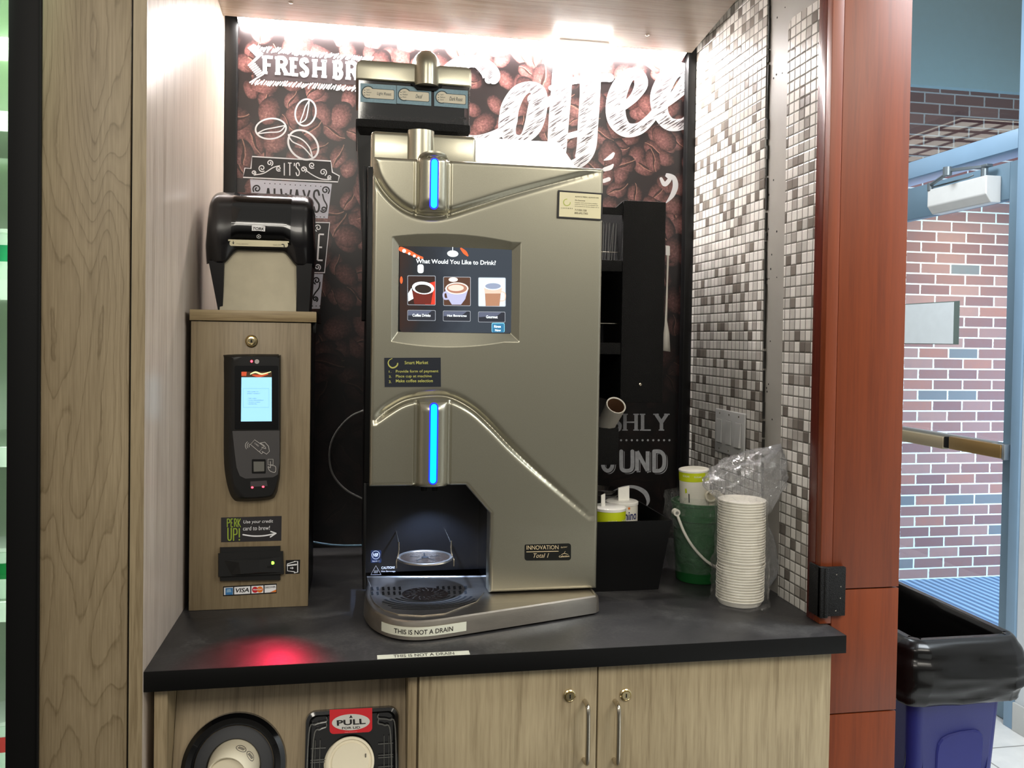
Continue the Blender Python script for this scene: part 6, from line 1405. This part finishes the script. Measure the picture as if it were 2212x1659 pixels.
# ================================================================== cherry clad column
xc0, xc1 = XW-0.004, X(1955, 700, -0.79); yc_ = -0.79
co = thing('wood_column', 'reddish cherry wood clad column between the mosaic tile wall and the glass door', 'column', (1.06, -0.76, 0))
for z0, z1 in ((0, 0.7235), (0.7265, 0.9905), (0.9935, 3.0)):
    b = MB(); b.box(X(1795, 700, yc_)+0.016, xc1, yc_, yc_+0.02, z0, z1, 0.001); b.build('front_panel', m_cherry, co)
b = MB(); xe = X(1795, 700, yc_)+0.016; b.box(xe-0.028, xe-0.001, yc_-0.001, yc_+0.02, ZC+0.0005, 3.0, 0.0015); b.build('edge_strip', m_cherry, co)
b = MB(); b.box(xe-0.028, xe-0.001, yc_+0.002, yc_+0.02, 0, 0.88, 0.0015); b.build('edge_strip', m_cherry, co)
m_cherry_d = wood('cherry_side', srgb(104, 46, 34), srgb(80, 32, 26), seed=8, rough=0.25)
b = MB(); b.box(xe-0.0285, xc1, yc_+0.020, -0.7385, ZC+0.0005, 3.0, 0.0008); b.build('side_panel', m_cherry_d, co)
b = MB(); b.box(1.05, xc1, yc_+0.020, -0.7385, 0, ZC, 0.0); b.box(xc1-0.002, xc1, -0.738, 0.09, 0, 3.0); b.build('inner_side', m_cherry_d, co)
jb = thing('junction_box', 'small black bracket box screwed to the foot of the cherry column above the worktop', 'bracket', (1.0, yc_, 0.99))
x0_, x1_ = X(1783, 1280, yc_-0.012), X(1827, 1280, yc_-0.012)
b = MB(); b.box(x0_, x1_, yc_-0.012, yc_-0.0015, 0.9395, 1.043, 0.0015); b.build('front_plate', m_blackt, jb)
b = MB(); b.box(x0_-0.004, x0_+0.006, yc_-0.016, yc_-0.0015, 0.937, 1.044, 0.003); b.box(xe-0.034, xe-0.0290, yc_-0.012, yc_+0.035, 0.937, 1.044, 0.002); b.box(xe-0.034, x0_, yc_-0.014, yc_-0.0015, 0.937, 1.044, 0.001); b.build('side_plate', m_blackt, jb)
b = MB()
for px, py in ((1807, 1241), (1816, 1267), (1815, 1292), (1805, 1319)):
    p = at(1, yc_-0.0122, px, py); b.cyl(p, p+Vector((0, -0.0008, 0)), 0.0014, seg=8)
b.build('screw', m_chrome, jb)

# ================================================================== glass door wall, vestibule
XD = 2.57
m_blue_fr = mat('door_blue', srgb(134, 164, 190), 0.38, var=0.04, vscale=6); m_blue_d = mat('door_blue_dark', srgb(108, 134, 152), 0.45, var=0.04, vscale=6)
b = MB(); b.box(XD, XD+0.12, -2.2, 0.485, 0, 3.2); struct(b.build('wall_entrance', mat('entrance_white', srgb(214, 220, 224), 0.6)))
b = MB(); b.box(XD-0.012, XD-0.0005, -2.2, 0.4845, 0.0005, 0.112, 0.001); struct(b.build('baseboard_entrance', mat('base_tile', srgb(206, 208, 206), 0.3)))
b = MB(); b.box(2.692, 6.2, 2.45, 2.6, 0.0, 3.15); struct(b.build('wall_brick', m_brick))
b = MB(); b.box(XD, XD+0.12, 1.752, 5.8, 0, 3.2); struct(b.build('wall_hall', mat('entrance_white', srgb(214, 220, 224), 0.6)))
b = MB(); b.box(0.2, XD+0.12, 5.8, 5.9, 0, 3.2); struct(b.build('wall_far', mat('entrance_white', srgb(214, 220, 224), 0.6)))
b = MB(); b.box(2.692, 6.2, 2.40, 2.62, 3.15, 4.8); struct(b.build('wall_teal', mat('teal_paint', srgb(182, 226, 236), 0.7)))
m_mat = None
def m_ribs():
    t = NT('ribbed_mat'); p = t.xyz(t.obj(world=True)); f = t.math('FRACT', t.math('MULTIPLY', p[0], 18.5))
    s_ = t.math('ABSOLUTE', t.math('SUBTRACT', f, 0.5)); nz_ = t.noise(t.obj(world=True), 120, 3)
    c = t.ramp(s_, [(0.05, srgb(56, 92, 132)), (0.3, srgb(120, 156, 196)), (0.5, srgb(168, 196, 224))]); t.l(t.mix(t.math('MULTIPLY', nz_, 0.3), c, srgb(80, 110, 150)), t.b.inputs['Base Color'])
    t.b.inputs['Roughness'].default_value = 0.5; t.bump(s_, 1.0, 0.012); return t.m
b = MB(); b.box(XD+0.13, 6.0, 0.3, 2.45, 0.0, 0.006); o = b.build('entrance_mat', m_ribs()); tag(o, 'blue ribbed entrance mat on the vestibule floor outside the glass door', 'mat')
# frame and door leaf
fj = thing('door_frame', 'blue grey metal frame around the glass entrance door', 'door frame', (XD, 0.55, 0)); 
b = MB(); b.box(XD-0.01, XD+0.12, 0.487, 0.533, 0.0, 3.6, 0.002); b.build('jamb', m_blue_fr, fj)
b = MB(); b.box(XD-0.01, XD+0.12, 0.534, 1.75, 2.300, 2.378, 0.002); b.build('head', m_blue_fr, fj)
b = MB(); b.box(XD-0.01, XD+0.12, 1.70, 1.75, 0, 2.2995, 0.002); b.build('jamb', m_blue_fr, fj)
b = MB(); b.box(XD+0.05, XD+0.058, 0.534, 2.39, 2.379, 3.6); b.build('transom_glass', glassy('transom_shade', (0.68, 0.68, 0.68, 1), 0.02, rough=0.01), fj)  # grey tint stands in for the unlit brick above the door
dr = thing('door_1', 'blue framed glass entrance door with a brass push bar', 'door', (XD, 1.1, 0), kind='structure')
b = MB(); b.box(XD+0.02, XD+0.065, 0.5345, 0.607, 0.006, 2.262, 0.002); b.build('stile', m_blue_d, dr)
b = MB(); b.box(XD+0.02, XD+0.065, 1.62, 1.695, 0.006, 2.262, 0.002); b.build('stile', m_blue_d, dr)
b = MB(); b.box(XD+0.02, XD+0.065, 0.6075, 1.6195, 2.112, 2.262, 0.002); b.build('top_rail', m_blue_d, dr)
b = MB(); b.box(XD+0.02, XD+0.065, 0.6075, 1.6195, 0.006, 0.16, 0.002); b.build('bottom_rail', m_blue_d, dr)
b = MB(); b.box(XD+0.040, XD+0.046, 0.6070, 1.6200, 0.15, 2.115); b.build('door_glass', m_glass, dr)
b = MB(); b.box(XD-0.030, XD+0.012, 0.540, 0.556, 1.060, 1.122, 0.002); b.box(XD-0.024, XD+0.0195, 0.556, 0.62, 1.062, 1.120, 0.002); ph_ = b.build('push_bar_end', mat('bar_silver', srgb(190, 196, 200), 0.3, metal=0.9), dr)
b = MB(); b.box(XD-0.034, XD+0.010, 0.557, 0.86, 1.064, 1.119, 0.004); b.build('push_bar_cover', mat('bar_bronze', srgb(168, 136, 88), 0.35, metal=0.8), dr)
b = MB(); b.box(XD-0.030, XD+0.006, 0.862, 0.895, 1.066, 1.114, 0.002); b.build('push_bar_joint', m_blackm, dr)
b = MB(); b.box(XD-0.034, XD+0.004, 0.897, 1.62, 1.058, 1.110, 0.004); b.build('push_bar', mat('bar_champagne', srgb(196, 180, 150), 0.35, metal=0.75), dr)
b = MB(); b.box(XD-0.012, XD+0.0195, 0.60, 1.64, 1.104, 1.124, 0.003); b.build('push_rail', mat('bar_silver', srgb(190, 196, 200)), dr)
# closer
cl = thing('door_closer', 'silver grey door closer with a folding arm on the top rail of the glass door', 'door closer', (XD, 0.87, 2.17))
m_cl = mat('closer_silver', srgb(228, 228, 226), 0.4, metal=0.1)
b = MB(); y0_, y1_ = at(0, XD-0.052, 2130, 400).y, at(0, XD-0.052, 2003, 425).y
zc0, zc1 = at(0, XD-0.052, 2130, 418).z, at(0, XD-0.052, 2130, 378).z
prof = [(XD+0.019, zc0-0.034), (XD-0.026, zc0-0.034), (XD-0.052, zc0), (XD-0.052, zc1), (XD+0.019, zc1)]
b.prism([(x, z) for x, z in prof], 1, y0_, y1_); o = b.build('body', m_cl, cl, smooth=False); md = o.modifiers.new('b', 'BEVEL'); md.width = 0.004; md.segments = 2
m_arm = mat('arm_grey', srgb(120, 130, 136), 0.35, metal=0.6)
ya, yb = y0_+0.05, y1_-0.01; z0 = zc1
b = MB(); b.cyl((XD-0.02, ya, z0), (XD-0.02, ya, z0+0.040), 0.014, seg=16); b.box(XD-0.035, XD-0.005, ya-0.03, ya+0.03, z0+0.040, z0+0.052, 0.002); b.build('spindle', m_arm, cl)
ym_ = ya*0.55+yb*0.45
b = MB(); b.loft([(XD-0.030, ya-0.01, z0+0.040), (XD-0.030, ya+0.01, z0+0.040), (XD-0.085, ym_+0.02, z0+0.046), (XD-0.090, ym_-0.01, z0+0.046)], [(XD-0.030, ya-0.01, z0+0.050), (XD-0.030, ya+0.01, z0+0.050), (XD-0.085, ym_+0.02, z0+0.058), (XD-0.090, ym_-0.01, z0+0.058)])
b.cyl((XD-0.088, ym_, z0+0.030), (XD-0.088, ym_, z0+0.066), 0.018, seg=20)
b.tube([(XD-0.088, ym_, z0+0.040), (XD-0.045, yb, z0+0.020)], 0.008, 8, 1, False); b.cyl((XD-0.045, yb, z0-0.004), (XD-0.045, yb, z0+0.030), 0.013, seg=16); b.tube([(XD-0.045, yb, z0+0.008), (XD-0.045, ya+0.06, z0+0.010), (XD-0.035, ya+0.045, z0+0.018)], 0.004, 8, 2, False); b.build('arm', m_arm, cl)
# notice on the glass
b = MB(); b.box(XD+0.0330, XD+0.0345, 0.935, 1.50, 1.522, 1.708); o = b.build('glass_notice', mat('notice_paper', srgb(236, 244, 248), 0.6), smooth=False); tag(o, 'plain white notice sheet stuck on the inside of the glass door', 'notice')
b = MB(); b.box(XD+0.0350, XD+0.0360, 0.90, 1.50, 1.519, 1.712); b.build('backing', mat('notice_backing', srgb(110, 126, 122), 0.6), o, smooth=False)

# ================================================================== blue bin with black liner
BX0, BX1, BY0, BY1, BZ = 1.365, 1.655, -0.55, 0.06, 0.775
bn = thing('waste_bin', 'tall rectangular blue waste bin standing right of the cherry column', 'bin', (1.51, -0.25, 0))
m_bb = mat('bin_blue', srgb(38, 44, 122), 0.42, var=0.05, vscale=12, bump=0.1, bscale=300)
def rrect3(x0, x1, y0, y1, r, z, n=5):
    pts = []
    for cx_, cy_, a0 in ((x1-r, y0+r, -90), (x1-r, y1-r, 0), (x0+r, y1-r, 90), (x0+r, y0+r, 180)):
        for k in range(n+1): a = math.radians(a0+90*k/n); pts.append((cx_+r*math.cos(a), cy_+r*math.sin(a), z))
    return pts
b = MB(); b.rings([rrect3(BX0+0.045, BX1-0.045, BY0+0.05, BY1-0.05, 0.03, 0.002), rrect3(BX0+0.012, BX1-0.012, BY0+0.012, BY1-0.012, 0.03, BZ-0.09), rrect3(BX0, BX1, BY0, BY1, 0.03, BZ-0.08), rrect3(BX0, BX1, BY0, BY1, 0.03, BZ-0.004), rrect3(BX0+0.012, BX1-0.012, BY0+0.012, BY1-0.012, 0.022, BZ-0.004), rrect3(BX0+0.075, BX1-0.075, BY0+0.080, BY1-0.080, 0.02, 0.02)], True, True)
b.build('body', m_bb, bn, ang=50)
b = MB(); P = []
for x, z in ((-0.062, 0.10), (-0.067, 0.485), (-0.064, 0.506), (-0.054, 0.520), (-0.036, 0.528), (0.0, 0.534), (0.036, 0.536), (0.052, 0.532), (0.062, 0.522), (0.067, 0.502), (0.062, 0.10)): P.append((1.520+x, z))
yf_ = lambda z: BY0+0.012+(0.05-0.012)*(1-(z/(BZ-0.09)))
b.loft([(x, yf_(z)-0.0005, z) for x, z in P], [(x+(0.004 if x < 1.52 else -0.004), yf_(z)-0.0035, z-(0.004 if z > 0.3 else 0)) for x, z in P]); b.build('front_relief', m_bb, bn, smooth=False)
# liner folded over the rim
m_lin = mat('liner_black', srgb(10, 9, 9), 0.26, coat=0.1, spec=0.45)
def linerpt(u, v):
    pts = rrect3(BX0, BX1, BY0, BY1, 0.03, 0, 12); n = len(pts); f = u*n; i = int(f) % n; t = f-int(f); a = Vector(pts[i]); c = Vector(pts[(i+1) % n]); p = a*(1-t)+c*t
    ctr_ = Vector(((BX0+BX1)/2, (BY0+BY1)/2, 0)); d = (p-ctr_); 
    nx_ = 1 if p.x > BX1-0.002 else (-1 if p.x < BX0+0.002 else 0); ny_ = 1 if p.y > BY1-0.002 else (-1 if p.y < BY0+0.002 else 0)
    q = Vector(((d.x)/((BX1-BX0)/2), d.y/((BY1-BY0)/2), 0)); m_ = max(abs(q.x), abs(q.y)); dirn = Vector((q.x if abs(q.x) > 0.85 else 0, q.y if abs(q.y) > 0.92 else 0, 0))
    dirn = dirn.normalized() if dirn.length else Vector((0, 0, 0))
    if v < 0.5:                                   # inside, going down
        t_ = 1-v*2; z = BZ+0.004-0.45*t_; off = -0.018-0.050*t_; wv = 0.005
    elif v < 0.56: z = BZ+0.004+0.002; off = -0.014+0.020*(v-0.5)/0.06; wv = 0.001
    else:
        t_ = (v-0.56)/0.44; z = BZ+0.004-0.160*t_; off = 0.006+0.026*math.sin(math.pi*min(1, t_*1.0))**0.6+0.004*t_; wv = 0.009
    L = p.x*3.1+p.y*2.3
    w_ = wv*(1-2*abs(noise.noise(Vector((p.x*5+z*8, p.y*5, z*26-p.x*9+L)))))*0.8+wv*0.5*noise.noise(Vector((p.x*16, p.y*16, z*60)))
    zz_ = z + (0.010*noise.noise(Vector((p.x*14, p.y*14, 3))) if v > 0.9 else 0)
    return Vector((p.x+dirn.x*(off+w_), p.y+dirn.y*(off+w_), zz_))
b = MB(); rs = [[linerpt(i/260, j/70) for i in range(260)] for j in range(71)]; b.rings(rs, False, False); b.build('liner_bag', m_lin, bn, ang=70, recalc=False)
# ceiling luminaire of the entrance hall (seen mirrored in the transom)
lm = thing('ceiling_light', 'square gridded ceiling light of the hall, mirrored in the transom glass above the door', 'ceiling light', (1.2, 2.9, 2.95))
va = at(2, 2.95, 2076, 257); vb = at(2, 2.95, 1969, 350); xm_ = XD+0.05
x1_ = 2*xm_-va.x; wl = max(0.5, min(1.3, vb.x-va.x)); x0_ = x1_-wl; ye = va.y+2.4
b = MB(); b.box(x0_-0.02, x1_+0.02, va.y-0.02, ye+0.02, 2.956, 3.0); b.build('housing', m_white, lm)
b = MB(); b.box(x0_, x1_, va.y, ye, 2.950, 2.9555); b.build('diffuser', emis('hall_diffuser', (1.0, 0.96, 0.84, 1), 2.6), lm)
b = MB()
for k in range(4): b.box(x0_+k*(wl-0.012)/3, x0_+k*(wl-0.012)/3+0.012, va.y, ye, 2.936, 2.9495)
yy = va.y
while yy < ye: b.box(x0_, x1_, yy, yy+0.012, 2.936, 2.9495); yy += 0.24
b.build('louvre_grid', mat('louvre', srgb(90, 86, 76), 0.5), lm)
